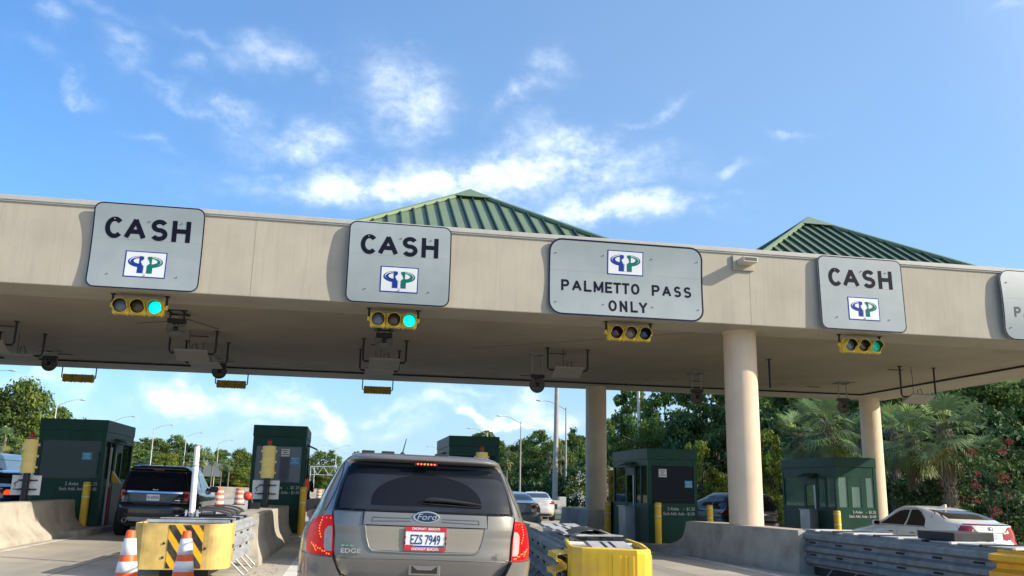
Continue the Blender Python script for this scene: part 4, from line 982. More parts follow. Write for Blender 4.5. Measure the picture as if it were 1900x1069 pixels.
def barrel(x, y, label):
    t = thing('traffic_barrel', label, 'traffic barrel', (x, y, gz(x)), 0, 'orange traffic barrels beyond the plaza')
    z = 0
    for k, (dz, m) in enumerate(((.15, orange_f), (.16, band_f), (.15, orange_f), (.16, band_f), (.17, orange_f), (.10, band_f), (.13, orange_f))):
        r_ = .30-.022*(k//2); mb = MB(); mb.lathe([(r_+(.01 if k % 2 == 0 else 0), z), (r_-.004, z+dz)], n=20)
        if k == 6: mb.lathe([(r_-.004, z+dz), (r_-.06, z+dz+.02), (0, z+dz+.02)], n=20)
        mb.build('body' if k == 0 else ('stripe' if m is band_f else 'orange_ring'), m, t); z += dz
    mb = MB(); mb.lathe([(.40, 0), (.40, .05), (.3, .06)], n=20); mb.build('base', rubber, t)
barrel(-7.05, 55, 'traffic barrel nearest the dark SUV, at its right front')
barrel(-6.45, 60, 'traffic barrel left of the booth with the vertical signal')
barrel(-2.35, 98, 'first of three tiny barrels above the silver SUV mirror, from the left')
barrel(-1.62, 101, 'middle of three tiny barrels above the silver SUV mirror')
barrel(-.75, 101, 'third of three tiny barrels above the silver SUV mirror, nearest the roof pillar')
barrier('median_wall', 'long pale concrete wall on the far left road', (-20, 96), (-8.9, 96.4), .3, .80, .15, .1, .1)
barrier('median_wall', 'bright short concrete wall end behind the far left barrel', (-12.2, 88), (-8.4, 88), .3, .95, .12, .1, .1)
barrier('median_wall', 'pale concrete wall behind the three tiny barrels', (-3.6, 112), (5, 112), .3, 1.0, .12, .1, .1)
# debris on the island by the left cushion
mb = MB(); rnd = random.Random(3)
for i in range(90):
    x, y = rnd.uniform(-1.55, -.95), rnd.uniform(13.9, 17.2); s_ = rnd.uniform(.008, .035); a = rnd.random()*6
    z = gz(x)+.003; mb.add([(x+s_*math.cos(a+q), y+s_*.6*math.sin(a+q), z+(.006 if q < 3 else 0)) for q in (0, 1.3, 2.9, 4.4)], [(0, 1, 2, 3)])
tag(mb.build('debris', mat('leaf litter', (.12, .08, .04), .9, var=.5, vscale=9)), 'scattered leaf litter and grit beside the left cushion', 'debris', kind='stuff')
# ================================================================== vehicles
def lin(tab, z):
    if z <= tab[0][0]: return tab[0][1]
    for (a, va), (b, vb) in zip(tab, tab[1:]):
        if z <= b: return va+(vb-va)*(z-a)/(b-a) if b > a else vb
    return tab[-1][1]
def smooth_tab(tab, n=3, step=.012):
    z0, z1 = tab[0][0], tab[-1][0]; zs = [z0+step*i for i in range(int((z1-z0)/step)+1)]+[z1]
    v = [lin(tab, z) for z in zs]
    for _ in range(n): v = [v[0]]+[(v[i-1]+2*v[i]+v[i+1])/4 for i in range(1, len(v)-1)]+[v[-1]]
    return list(zip(zs, v))
class Car:
    def __init__(s, name, label, loc, rz, roll_, rear, front, half, ztop, paint, nr=5, nt=7, nf=4, zsplit=1.1, group=None, ny=34, cat='car'):
        s.t = thing(name, label, cat, loc, 0, group); s.t.rotation_euler = (0, roll_, rz)
        s.rear = smooth_tab(rear, 2); s.front = smooth_tab(front, 4); s.half = smooth_tab(half, 5)
        s.ztop = ztop; s.paint = paint; s.nr, s.nt, s.nf, s.zs = nr, nt, nf, zsplit
        z0 = half[0][0]
        zs = set(); z = z0
        while z < ztop: zs.add(round(z, 4)); z += .022
        for tb in (rear, front, half):
            for a, _ in tb:
                if z0 < a < ztop: zs.add(round(a, 4))
        zs.add(ztop); zs = sorted(zs)
        NS = 30; secs = []
        for z in zs: secs.append(s.ring(z, NS))
        # roof cap
        top = secs[-1]; yc = sum(p[1] for p in top)/len(top); cr = .022
        for q in (.12, .3, .55, .8, .97):
            secs.append([(p[0]*(1-q), yc+(p[1]-yc)*(1-q), ztop+cr*(1-(1-q)**2)) for p in top])
        mb = MB(); n = len(secs[0]); vs = [p for r_ in secs for p in r_]; fs = []
        for i in range(len(secs)-1):
            for k in range(n): fs.append((i*n+k, i*n+(k+1) % n, (i+1)*n+(k+1) % n, (i+1)*n+k))
        mb.add(vs, fs, 0, True); mb.add(secs[0], [tuple(range(n))]); mb.add(secs[-1], [tuple(range(n))])
        s.body = mb.build('body', paint, s.t)
    def n(s, z): 
        f = min(1, max(0, (z-s.zs+.12)/.24)); return s.nr+(s.nt-s.nr)*f
    def ring(s, z, NS):
        w = lin(s.half, z); yr = lin(s.rear, z); yf = lin(s.front, z); ym = (yr+yf)/2; n = s.n(z); pts = []
        for sg in (1, -1):
            rng_ = range(0, NS+1) if sg == 1 else range(NS-1, 0, -1)
            for i in rng_:
                a = math.pi*i/NS; c, s_ = math.cos(a), math.sin(a); nn = n if c > 0 else s.nf
                pts.append((sg*w*abs(s_)**(2/nn), ym-(ym-yr)*abs(c)**(2/nn) if c > 0 else ym+(yf-ym)*abs(c)**(2/nn), z))
        return pts
    def ry(s, x, z):
        w = lin(s.half, z); yr = lin(s.rear, z); yf = lin(s.front, z); ym = (yr+yf)/2; n = s.n(z)
        u = min(.999, abs(x)/w); return ym-(ym-yr)*(1-u**n)**(1/n)
    def sx(s, y, z):
        w = lin(s.half, z); yr = lin(s.rear, z); yf = lin(s.front, z); ym = (yr+yf)/2
        if y < ym: u = min(.999, (ym-y)/(ym-yr)); n = s.n(z)
        else: u = min(.999, (y-ym)/(yf-ym)); n = s.nf
        return w*(1-u**n)**(1/n)
    def patch(s, name, m, rows, off=.004, nz=14, nx=22, parent=None, thick=0, edge=True):
        """rows: [(z, x0, x1)...] on the rear surface"""
        zs = [rows[0][0]+(rows[-1][0]-rows[0][0])*i/nz for i in range(nz+1)]
        L = [(r[0], r[1]) for r in rows]; Rr = [(r[0], r[2]) for r in rows]
        vs = []; fs = []
        for z in zs:
            a, b = lin(L, z), lin(Rr, z)
            for j in range(nx+1):
                x = a+(b-a)*j/nx; vs.append((x, s.ry(x, z)-off, z))
        for i in range(nz):
            for j in range(nx):
                k = i*(nx+1)+j; fs.append((k, k+1, k+nx+2, k+nx+1))
        mb = MB(); mb.add(vs, fs, 0, True)
        if edge:  # returns to the body so the patch is a real raised panel
            loop = [j for j in range(nx+1)]+[(i+1)*(nx+1)-1 for i in range(1, nz+1)]+[nz*(nx+1)+j for j in range(nx-1, -1, -1)]+[i*(nx+1) for i in range(nz-1, 0, -1)]
            n = len(loop); o = [vs[i] for i in loop]; inn = [(p[0], p[1]+off+.004, p[2]) for p in o]
            mb.add(o+inn, [(i, (i+1) % n, (i+1) % n+n, i+n) for i in range(n)])
        return mb.build(name, m, parent or s.t, recalc=False)
    def spatch(s, name, m, rows, side, off=.004, nz=10, ny=16, parent=None):
        zs = [rows[0][0]+(rows[-1][0]-rows[0][0])*i/nz for i in range(nz+1)]
        L = [(r[0], r[1]) for r in rows]; Rr = [(r[0], r[2]) for r in rows]; vs = []; fs = []
        for z in zs:
            a, b = lin(L, z), lin(Rr, z)
            for j in range(ny+1):
                y = a+(b-a)*j/ny; vs.append((side*(s.sx(y, z)+off), y, z))
        for i in range(nz):
            for j in range(ny):
                k = i*(ny+1)+j; fs.append((k, k+1, k+ny+2, k+ny+1))
        mb = MB(); mb.add(vs, fs, 0, True); return mb.build(name, m, parent or s.t, recalc=False)
    def line(s, pts, r=.004, off=.001, name='panel_gap', m=None, side=0):
        P_ = []
        for (a, z), (b, z2) in zip(pts, pts[1:]):
            for i in range(6):
                q = i/6; u, zz = a+(b-a)*q, z+(z2-z)*q
                P_.append((u, s.ry(u, zz)-off, zz) if not side else (side*(s.sx(u, zz)+off), u, zz))
        u, zz = pts[-1]; P_.append((u, s.ry(u, zz)-off, zz) if not side else (side*(s.sx(u, zz)+off), u, zz))
        mb = MB(); mb.tube(P_, r, 5); return mb.build(name, m or dark_gap, s.t)
    def wheel(s, y, side, r=.345, w=.23, inset=.0, arch=.40, rimm=None):
        zc = r; x = side*(s.sx(y, .55)-.005)
        rows = []
        z_lo = lin(s.half, 0) and s.half[0][0]
        pts = [(y+arch*math.cos(R(a)), zc+arch*math.sin(R(a))) for a in range(-12, 193, 6)]
        mb = MB(); vs = [(side*(s.sx(a, max(b, z_lo))+.004), a, max(b, z_lo+.002)) for a, b in pts]; c = (side*(s.sx(y, zc)+.004), y, zc)
        mb.add(vs+[c], [(i, i+1, len(vs)) for i in range(len(vs)-1)]); mb.build('wheel_arch', dark_gap, s.t, recalc=False)
        wh = bpy.data.objects.new('wheel', None); C.objects.link(wh); wh.parent = s.t; wh.location = (x, y, zc); wh.empty_display_size = .1
        mb = MB(); h = -side
        mb.lathe([(r*.62, side*.008), (r*.66, side*.014), (r*.93, side*.012), (r, -side*.02), (r, -side*w), (r*.9, -side*(w+.03)), (r*.5, -side*w)], n=32, ax='X'); mb.build('tyre', rubber, wh)
        mb = MB()
        mb.lathe([(0, side*.0), (.05, side*.006), (.07, -side*.01)], n=16, ax='X'); mb.lathe([(r*.64, side*.010), (r*.58, side*.006), (r*.56, -side*.06)], n=32, ax='X')
        for k in range(5):
            a = 2*math.pi*k/5; mb.obox((-side*.012, r*.31*math.cos(a), r*.31*math.sin(a)), (.012, 0, 0), (0, r*.30*math.cos(a), r*.30*math.sin(a)), (0, -r*.075*math.sin(a), r*.075*math.cos(a)))
        mb.build('rim', rimm or galv, wh)
        mb = MB(); mb.lathe([(0, -side*.07), (r*.6, -side*.07)], n=20, ax='X'); mb.build('hub_back', dark_gap, wh)
    def mirror(s, side, y, z, m, glass=None, w=.20, h=.14, d=.11, out=.13):
        x = side*(s.sx(y, z)+out)
        mb = MB(); secs = []
        for yy, q in ((-.5, .90), (-.3, .98), (0, 1.0), (.35, .8), (.5, .35)):
            secs.append([(x+w/2*q*math.copysign(abs(math.cos(a))**.6, math.cos(a)), y+yy*d, z+h/2*q*math.copysign(abs(math.sin(a))**.6, math.sin(a))) for a in [2*math.pi*i/20 for i in range(20)]])
        mb.loft(secs, True, smooth=True); mb.obox((side*(s.sx(y, z)+out*.35), y, z-.02), (out*.5, 0, 0), (0, .03, 0), (0, 0, .03))
        mr = mb.build('mirror', m, s.t)
        mb = MB(); mb.add([(p[0]*.9+x*.1, y-.5*d-.003, p[2]*.9+z*.1) for p in secs[0]], [tuple(range(20))]); mb.build('mirror_glass', glass or mirror_gl, mr)
def paintm(name, col, metal=.55, rough=.32, coat=.9, var=.03): return mat(name, col, rough, metal, var=var, vscale=1.5, coat=coat)
mirror_gl = mat('mirror glass', (.08, .06, .06), .06, metal=.9)
glass_dk = glassmat('dark car glass', (.006, .008, .013), .0, .03, .16)
glass_md = glassmat('tinted car glass', (.03, .036, .04), .0, .04)
chrome = mat('chrome', (.65, .66, .68), .12, metal=1)
trim = mat('black trim', (.02, .02, .022), .5, var=.1)
tl_red = mat('tail light red', (.55, .004, .006), .30, spec=.12, emit=(1, .01, .01), estr=.14)
tl_dim = mat('unlit tail light', (.30, .008, .012), .12, coat=.6)
tl_clear = mat('clear lens', (.36, .31, .30), .25, var=.15, vscale=20, coat=.2)
tl_hot = mat('lit lamp', (1, .15, .05), .4, emit=(1, .20, .04), estr=1.2)
tl_br = mat('lit brake lamp', (1, .10, .03), .4, emit=(1, .10, .03), estr=2.6)
plate_w = mat('plate white', (.70, .72, .76), .4, var=.05)
plate_b = mat('plate blue ink', (.02, .05, .18), .5)
oval_b = mat('badge blue', (.006, .018, .085), .25, coat=.2)
# ---------------------------------------------------------------- the silver SUV in front
P1 = paintm('bronze silver paint', (.210, .205, .192), .5, .34, .6)
c = Car('suv', 'bronze grey SUV with lit brake lights stopped in the lane ahead', (.615, 6.70, gz(.6)), 0, R(1.3),
        [(.24, .38), (.34, .18), (.46, .12), (.60, .11), (.70, .13), (.75, .165), (.90, .108), (.93, .105), (1.0, .112), (1.14, .115), (1.25, .135), (1.29, .16), (1.42, .235), (1.56, .33), (1.60, .375), (1.622, .36), (1.632, .27), (1.655, .26), (1.675, .32), (1.69, .48)],
        [(.24, 4.40), (.4, 4.62), (.6, 4.68), (.8, 4.62), (.95, 4.42), (1.04, 3.95), (1.12, 3.50), (1.3, 3.08), (1.5, 2.66), (1.62, 2.36), (1.69, 2.05)],
        [(.24, .84), (.36, .925), (.55, .955), (.85, .962), (.98, .955), (1.08, .93), (1.16, .885), (1.24, .84), (1.35, .795), (1.5, .725), (1.60, .672), (1.65, .625), (1.69, .56)],
        1.69, P1, nr=5, nt=6.5, zsplit=1.2)
suv = c
# window with dark lid area and lighter band
c.patch('rear_window', glass_dk, [(1.245, -.672, .672), (1.262, -.685, .685), (1.44, -.640, .640), (1.56, -.605, .605), (1.60, -.585, .585), (1.618, -.54, .54)], .006, 22, 30)
dust = mat('dusty glass', (.017, .022, .033), .45, var=.2, vscale=6, coat=.06, spec=.15)
# dusty glass either side of the arc swept by the wiper
zz_ = [1.285+.0125*i for i in range(20)]
def arcx(z): return .42 if z < 1.325 else .42*math.sqrt(max(0, 1-((z-1.325)/.205)**2))
for sg in (-1, 1):
    rows = []
    for z in zz_:
        xe = lin([(1.245, .664), (1.44, .630), (1.50, .612), (1.525, .55)], z); a_ = arcx(z)+.002; rows.append((z, min(sg*a_, sg*xe), max(sg*a_, sg*xe)))
    c.patch('dust_film', dust, rows, .0085, 30, 14, edge=False)
c.patch('dust_film', dust, [(1.262, -.655, .655), (1.292, -.650, .650)], .0085, 3, 30)
c.patch('side_glass_cap', trim, [(1.24, -.70, -.672), (1.44, -.662, -.640), (1.58, -.61, -.595)], .004, 12, 2); c.patch('side_glass_cap', trim, [(1.24, .672, .70), (1.44, .640, .662), (1.58, .595, .61)], .004, 12, 2)
# tailgate outline gaps
gate = [(-.70, 1.235), (-.675, 1.08), (-.668, .93), (-.645, .85), (-.60, .785), (-.52, .75), (0, .735), (.52, .75), (.60, .785), (.645, .85), (.668, .93), (.675, 1.08), (.70, 1.235)]
c.line(gate, .0055, .0005)
c.line([(-.668, 1.252), (0, 1.262), (.668, 1.252)], .005, .002)
# garnish strip, recess, handle, crease
P1d = P1
c.patch('garnish', P1, [(1.152, -.468, .468), (1.235, -.462, .462), (1.243, -.458, .458)], .012, 8, 24)
c.line([(-.47, 1.148), (-.47, 1.245)], .004, .002); c.line([(.47, 1.148), (.47, 1.245)], .004, .002)
for sg in (-1, 1):
    c.line([(sg*.12, 1.205), (sg*.40, 1.205), (sg*.405, 1.178), (sg*.12, 1.186)], .0025, .0135, 'groove', mat('groove', (.06, .055, .05), .5))
P1r = paintm('recess paint', (.27, .245, .20), .3, .45, .4)
c.line([(-.455, 1.148), (-.44, 1.06), (-.415, .985), (-.385, .962), (0, .955), (.385, .962), (.415, .985), (.44, 1.06), (.455, 1.148)], .010, -.001, 'recess_edge', P1)
c.patch('plate_recess', P1r, [(.970, -.385, .385), (.99, -.412, .412), (1.06, -.436, .436), (1.145, -.452, .452)], .0035, 8, 24, edge=False)
c.line([(-.455, 1.147), (.455, 1.147)], .006, .001)
c.line([(-.63, .905), (-.3, .912), (0, .914), (.3, .912), (.63, .905)], .004, -.001, 'crease', P1)
mb = MB(); yy = c.ry(0, .84)
mb.box(-.112, .128, yy-.010, yy+.01, .795, .885); hd = mb.build('handle_bezel', P1, c.t, bevel=.006)
mb = MB(); mb.box(-.088, .104, yy-.012, yy-.0105, .812, .866); mb.build('handle_pocket', dark_gap, hd)
mb = MB(); mb.add([(-.088, yy-.0135, .866), (.104, yy-.0135, .866), (.06, yy-.0135, .835), (-.045, yy-.0135, .835)], [(0, 1, 2, 3)]); mb.build('handle_lip', P1, hd)
# badge
yb_ = c.ry(0, 1.218)-.012
def oval(rx, rz, y0, y1, n=36):
    mb = MB(); mb.prism([(rx*math.cos(2*math.pi*i/n), 1.218+rz*math.sin(2*math.pi*i/n)) for i in range(n)], y0, y1, 'XZ'); return mb
bd = oval(.102, .044, yb_-.010, yb_+.01).build('badge', chrome, c.t, bevel=.003)
oval(.088, .034, yb_-.0125, yb_-.0095).build('badge_field', oval_b, bd)
text_mesh('badge_script', 'Ford', .062, chrome, bd, (-.002, yb_-.0135, 1.218), xs=1.25, shear=.25, offset=.0004)
# model lettering
y_ = c.ry(-.54, .965)-.004
e_ = c.t
text_mesh('model_lettering', 'EDGE', .044, chrome, e_, (-.545, y_-.008, .958), rot=(R(90), 0, R(-4)), xs=1.35, offset=.0012, ext=.004)
mb = MB(); [mb.box(-.615+.03*k_, -.592+.03*k_, y_-.010, y_+.01, .990, 1.002) for k_ in range(3)]; mb.build('small_badge', mat('green chrome', (.25, .42, .34), .25, metal=.8), e_)
text_mesh('model_lettering', 'SEL', .030, chrome, e_, (.582, y_-.016, .960), rot=(R(90), 0, R(5)), xs=1.3, offset=.0008, ext=.004)
# plate
def plate(car, x, z, w, h, txt, tm, m, frame=None, y=None, size=None):
    yy = (car.ry(x, z) if y is None else y)-.012
    p = MB(); p.box(x-w/2, x+w/2, yy-.004, yy+.01, z-h/2, z+h/2); po = p.build('license_plate', m, car.t, bevel=.002)
    if txt: text_mesh('plate_number', txt, size or h*.62, tm, po, (x, yy-.0055, z), xs=.78, offset=.0009, ext=.001, space=1.05)
    return po, yy
po, yy = plate(c, .0, 1.062, .305, .152, '', plate_b, plate_w)
pr = mat('plate frame red', (.45, .02, .03), .4); 
mb = MB(); mb.box(-.157, .157, yy-.009, yy-.003, 1.115, 1.147); mb.box(-.157, .157, yy-.009, yy-.003, .976, .998); mb.box(-.157, -.148, yy-.009, yy-.003, .998, 1.115); mb.box(.148, .157, yy-.009, yy-.003, .998, 1.115)
fr = mb.build('plate_frame', pr, po, bevel=.002)
mb = MB()
for sx in (-1, 1):
    for k in range(2): mb.box(sx*.1525-.0055, sx*.1525+.0055, yy-.0098, yy-.009, 1.02+.04*k, 1.04+.04*k)
mb.build('frame_marks', black, fr)
text_mesh('plate_number', 'EZS 7949', .098, plate_b, po, (.0, yy-.0055, 1.052), xs=.60, offset=.0012, ext=.001, space=1.0)
text_mesh('frame_lettering', 'CINCINNATI   BEARCATS', .023, cone_w, fr, (0, yy-.0095, 1.133), xs=.80, offset=.0003, ext=.0005); text_mesh('frame_lettering', 'CINCINNATI  BEARCATS', .023, cone_w, fr, (0, yy-.0095, .986), xs=.80, offset=.0003, ext=.0005)
mb = MB(); mb.box(-.10, .10, yy-.0062, yy-.0048, 1.002, 1.012); mb.build('plate_band', emb_b, po)
mb = MB(); mb.box(-.145, -.09, yy-.0065, yy-.0048, .999, 1.016); mb.build('plate_sticker', pr, po); mb = MB(); mb.box(.10, .143, yy-.0065, yy-.0048, .999, 1.016); mb.build('plate_sticker', emb_g, po)
# tail lights
for sg, cxo in ((-1, 0), (1, 0)):
    def rr_(z, a, b): return (z, min(sg*a, sg*b), max(sg*a, sg*b))
    tl = c.patch('taillight', tl_red, [rr_(.915, .676, .862), rr_(.93, .674, .880), rr_(1.05, .680, .885), rr_(1.12, .688, .868), rr_(1.165, .694, .842), rr_(1.19, .697, .80), rr_(1.207, .70, .735)], .016, 18, 14)
    c.patch('clear_lens', tl_clear, [rr_(.95, .684, .728), rr_(.97, .684, .742), rr_(1.09, .689, .748), rr_(1.12, .691, .735), rr_(1.128, .692, .72)], .019, 8, 5, parent=tl)
    mb = MB(); rnd = random.Random(5)
    for k in range(7): 
        x = sg*(.772+.014*math.sin(k*.55)-.0*k); z = 1.165-.020*k; mb.lathe([(0, -.004), (.0060, 0)], (x, c.ry(x, z)-.018, z), 8, ax='Y')
    for k in range(3): x = sg*(.71+.03*k); z = 1.185; mb.lathe([(0, -.004), (.004, 0)], (x, c.ry(x, z)-.018, z), 8, ax='Y')
    for k in range(9): x = sg*(.70+.017*k); z = .928+.008*k-(.006 if k % 2 else 0); mb.lathe([(0, -.004), (.0060, 0)], (x, c.ry(x, z)-.018, z), 8, ax='Y')
    for k in range(4): x = sg*(.80+.008*k); z = .945+.012*k; mb.lathe([(0, -.004), (.0055, 0)], (x, c.ry(x, z)-.018, z), 8, ax='Y')
    mb.build('led', tl_hot, tl)
    c.line([(sg*.672, .915), (sg*.67, 1.0), (sg*.684, 1.1), (sg*.70, 1.212)], .006, .002)
# bumper wrapping the corners and lower cladding
bw = lambda z: lin(c.half, z)-.006
c.patch('bumper', P1, [(z, -bw(z), bw(z)) for z in (.30, .40, .50, .60, .70, .742)], .075, 14, 56)
for sg in (-1, 1):
    rows = []
    for z, xi in ((.742, .585), (.78, .612), (.82, .635), (.86, .652), (.90, .672), (.908, .674)): rows.append((z, min(sg*xi, sg*bw(z)), max(sg*xi, sg*bw(z))))
    c.patch('bumper_corner', P1, rows, .075, 8, 30)
c.patch('bumper_cladding', trim, [(.27, -.80, .80), (.5, -.86, .86), (.58, -.78, .78)], .085, 8, 24)
mb = MB()
for sx in (-1, 1): mb.lathe([(.045, .25), (.045, -.02), (.038, -.02), (.038, .2)], (sx*.5, .04, .30), 16, ax='Y')
mb.build('exhaust_tip', chrome, c.t)
# high brake light and its faint reflection strip, wiper, antenna, rails
mb = MB(); mb.box(-.10, .075, .274, .31, 1.604, 1.622); hb = mb.build('high_brake_light', mat('dark red strip', (.12, .004, .004), .3), c.t)
mb = MB()
for k in range(6): mb.lathe([(0, -.008), (.0062, 0)], (-.078+.0262*k, .2735, 1.613), 10, ax='Y')
mb.build('led', tl_br, hb)
mb = MB(); P_ = [(-.02, 1.345), (.03, 1.35), (.12, 1.347), (.28, 1.335), (.42, 1.322)]
mb.tube([(x, c.ry(x, z)-.035, z) for x, z in P_], [.010, .020, .018, .012, .005], 8)
mb.tube([(x, c.ry(x, z)-.018, z-.012) for x, z in [(-.06, 1.332), (.1, 1.325), (.3, 1.316), (.42, 1.312)]], [.004, .007, .006, .003], 6)
mb.lathe([(0, -.05), (.018, -.045), (.022, 0)], (.03, c.ry(.03, 1.345), 1.345), 12, ax='Y'); mb.build('wiper', black, c.t)
mb = MB(); mb.lathe([(.03, 0), (.02, .018), (.012, .028)], (-.16, .95, 1.695), 12); mb.tube([(-.16, .95, 1.72), (-.145, .80, 1.83)], [.005, .003], 6); mb.build('antenna', black, c.t)
for sg in (-1, 1):
    mb = MB(); mb.tube([(sg*.56, .80, 1.68), (sg*.565, .95, 1.702), (sg*.57, 1.5, 1.71), (sg*.565, 2.1, 1.702), (sg*.56, 2.3, 1.68)], .010, 8); mb.build('roof_rail', chrome, c.t)
for x in (-.46, -.30, .14): mb = MB(); mb.box(x-.05, x+.05, .55, .7, 1.685, 1.711); mb.build('roof_cover', trim, c.t, bevel=.004)
# shut lines down both sides of the rear window

c.line([(-.64, 1.60), (-.655, 1.5), (-.69, 1.38), (-.735, 1.28), (-.755, 1.235)], .004, -.001, 'panel_gap'); c.line([(.64, 1.60), (.655, 1.5), (.69, 1.38), (.735, 1.28), (.755, 1.235)], .004, -.001, 'panel_gap')
# side glass, chrome strip, doors, wheels, mirrors
for sg in (-1, 1):
    c.spatch('side_window', glass_dk, [(1.16, .95, 1.55), (1.3, .75, 1.6), (1.5, .75, 1.62), (1.56, .85, 1.6)], sg)
    c.spatch('side_window', glass_dk, [(1.14, 1.62, 2.45), (1.3, 1.66, 2.45), (1.5, 1.7, 2.40), (1.58, 1.75, 2.2)], sg)
    c.spatch('side_window', glass_dk, [(1.14, 2.52, 3.3), (1.3, 2.52, 2.95), (1.5, 2.48, 2.58), (1.53, 2.47, 2.5)], sg)
    c.line([(.9, 1.14), (2.0, 1.125), (3.3, 1.125)], .007, .003, 'chrome_strip', chrome, side=sg)
    c.line([(1.55, 1.12), (1.5, .8), (1.45, .4)], .004, 0, side=sg); c.line([(2.48, 1.12), (2.48, .4)], .004, 0, side=sg); c.line([(3.4, 1.1), (3.45, .4)], .004, 0, side=sg)
    for yy_ in (1.75, 2.7):
        mb = MB(); xx = sg*(c.sx(yy_, .96)+.02); mb.tube([(xx-sg*.02, yy_-.1, .96), (xx, yy_-.06, .965), (xx, yy_+.06, .965), (xx-sg*.02, yy_+.1, .96)], .012, 8); mb.build('door_handle', P1, c.t)
    c.wheel(.98, sg, .36, arch=.42); c.wheel(3.78, sg, .36, arch=.42)
c.mirror(-1, 3.05, 1.20, trim, w=.28, h=.17, out=.14); c.mirror(1, 3.05, 1.20, trim, w=.25, h=.17)
# driver's arm resting on the window sill
skin = mat('skin', (.36, .17, .11), .55, var=.06)
def skinned(name, label, loc, verts, edges, radii, m, root=0):
    me = bpy.data.meshes.new(name); me.from_pydata(verts, edges, []); me.materials.append(m)
    o = bpy.data.objects.new(name, me); C.objects.link(o); o.location = loc
    sk = o.modifiers.new('skin', 'SKIN'); sk.use_smooth_shade = True
    for i, v in enumerate(me.skin_vertices[0].data): v.radius = radii[i] if isinstance(radii[i], tuple) else (radii[i], radii[i]); v.use_root = (i == root)
    s_ = o.modifiers.new('sub', 'SUBSURF'); s_.levels = 1; s_.render_levels = 2
    return tag(o, label, 'person')
def seated(name, label, loc, left_arm, m):
    # y forward; hips at origin; left arm given as shoulder-to-fingers points
    v = [(0, 0, .0), (0, -.06, .22), (0, -.10, .44), (0, -.08, .56), (0, -.05, .66), (0, -.04, .76), (-.16, -.09, .47), (.16, -.09, .47), (.22, .05, .25), (.16, .30, .30), (.15, .40, .33),
         (-.10, .22, .02), (.10, .22, .02), (-.12, .45, .0), (.12, .45, .0), (-.12, .60, -.35), (.12, .60, -.35)]
    e = [(0, 1), (1, 2), (2, 3), (3, 4), (4, 5), (2, 6), (2, 7), (7, 8), (8, 9), (9, 10), (0, 11), (0, 12), (11, 13), (12, 14), (13, 15), (14, 16)]
    r_ = [.13, .14, .13, .055, .085, .07, .07, .07, .05, .035, .03, .09, .09, .07, .07, .05, .05]
    prev = 6
    for p, q in left_arm: v.append(p); e.append((prev, len(v)-1)); r_.append(q); prev = len(v)-1
    h = Vector(left_arm[-1][0]); dr = (h-Vector(left_arm[-2][0])).normalized(); sd = dr.cross(Vector((0, 0, 1))).normalized()
    for k in range(5):
        a = (k-2)*.017; L = (.055, .075, .08, .075, .06)[k]; b = len(v)
        base = h+sd*a+(dr*.015 if k else -dr*.01)+(sd*-.012 if k == 0 else Vector())
        v.append(tuple(base+dr*.02)); v.append(tuple(base+dr*L*.6+Vector((0, 0, -.012)))); v.append(tuple(base+dr*L+Vector((0, 0, -.035)))); r_ += [.010, .009, .008]
        e += [(prev, b), (b, b+1), (b+1, b+2)]
    return skinned(name, label, loc, v, e, r_, m)
drv = seated('person', 'driver of the silver SUV resting a bare elbow out of the window', (.615-.40, 6.70+2.05, .70),
       [((-.27, -.02, .40), .045), ((-.47, -.12, .46), .040), ((-.50, -.02, .47), .036), ((-.44, .16, .49), .030), ((-.38, .28, .50), .024)], skin)
# ---------------------------------------------------------------- generic SUV and sedan profiles
def suv_profiles(L, W_, H_, zs=1.0):
    h = W_/2
    rear = [(.26, .28), (.36, .06), (.5, .0), (.72, .0), (.80, .03), (.84, .10), (1.05, .10), (1.14, .12), (1.2, .16), (H_-.32, .26), (H_-.16, .38), (H_-.15, .30), (H_-.10, .27), (H_-.06, .32), (H_-.03, .5)]
    front = [(.26, L-.3), (.4, L-.06), (.6, L), (.85, L-.05), (1.0, L-.25), (1.10, L-.95), (1.16, L-1.15), (1.35, L-1.6), (H_-.12, L-2.2), (H_-.03, L-2.5)]
    half = [(.26, h-.10), (.38, h-.03), (.6, h), (.9, h), (1.03, h-.015), (1.12, h-.05), (1.18, h-.085), (1.35, h-.14), (H_-.2, h-.22), (H_-.10, h-.27), (H_-.05, h-.33), (H_-.03, h-.38)]
    return rear, front, half, H_-.03
def sedan_profiles(L, W_, H_, tz=1.02, tl=.60, rg=.85):
    h = W_/2
    rear = [(.22, .26), (.32, .08), (.45, .0), (.62, .0), (.70, .02), (.74, .06), (tz-.05, .10), (tz, .10), (tz+.015, .16), (tz+.03, tl*.6), (tz+.045, tl), (tz+.09, tl+.14), (tz+.22, tl+rg*.62), (H_-.09, tl+rg*.98), (H_-.045, tl+rg*1.25), (H_-.025, tl+rg*1.5)]
    front = [(.22, L-.25), (.35, L-.04), (.5, L), (.68, L-.06), (.78, L-.35), (.86, L-.95), (.93, L-1.25), (1.1, L-1.65), (H_-.12, L-2.05), (H_-.025, L-2.35)]
    half = [(.22, h-.10), (.33, h-.03), (.5, h), (.72, h), (.85, h-.02), (.94, h-.06), (.985, h-.10), (1.1, h-.18), (H_-.14, h-.28), (H_-.07, h-.34), (H_-.025, h-.42)]
    return rear, front, half, H_-.025
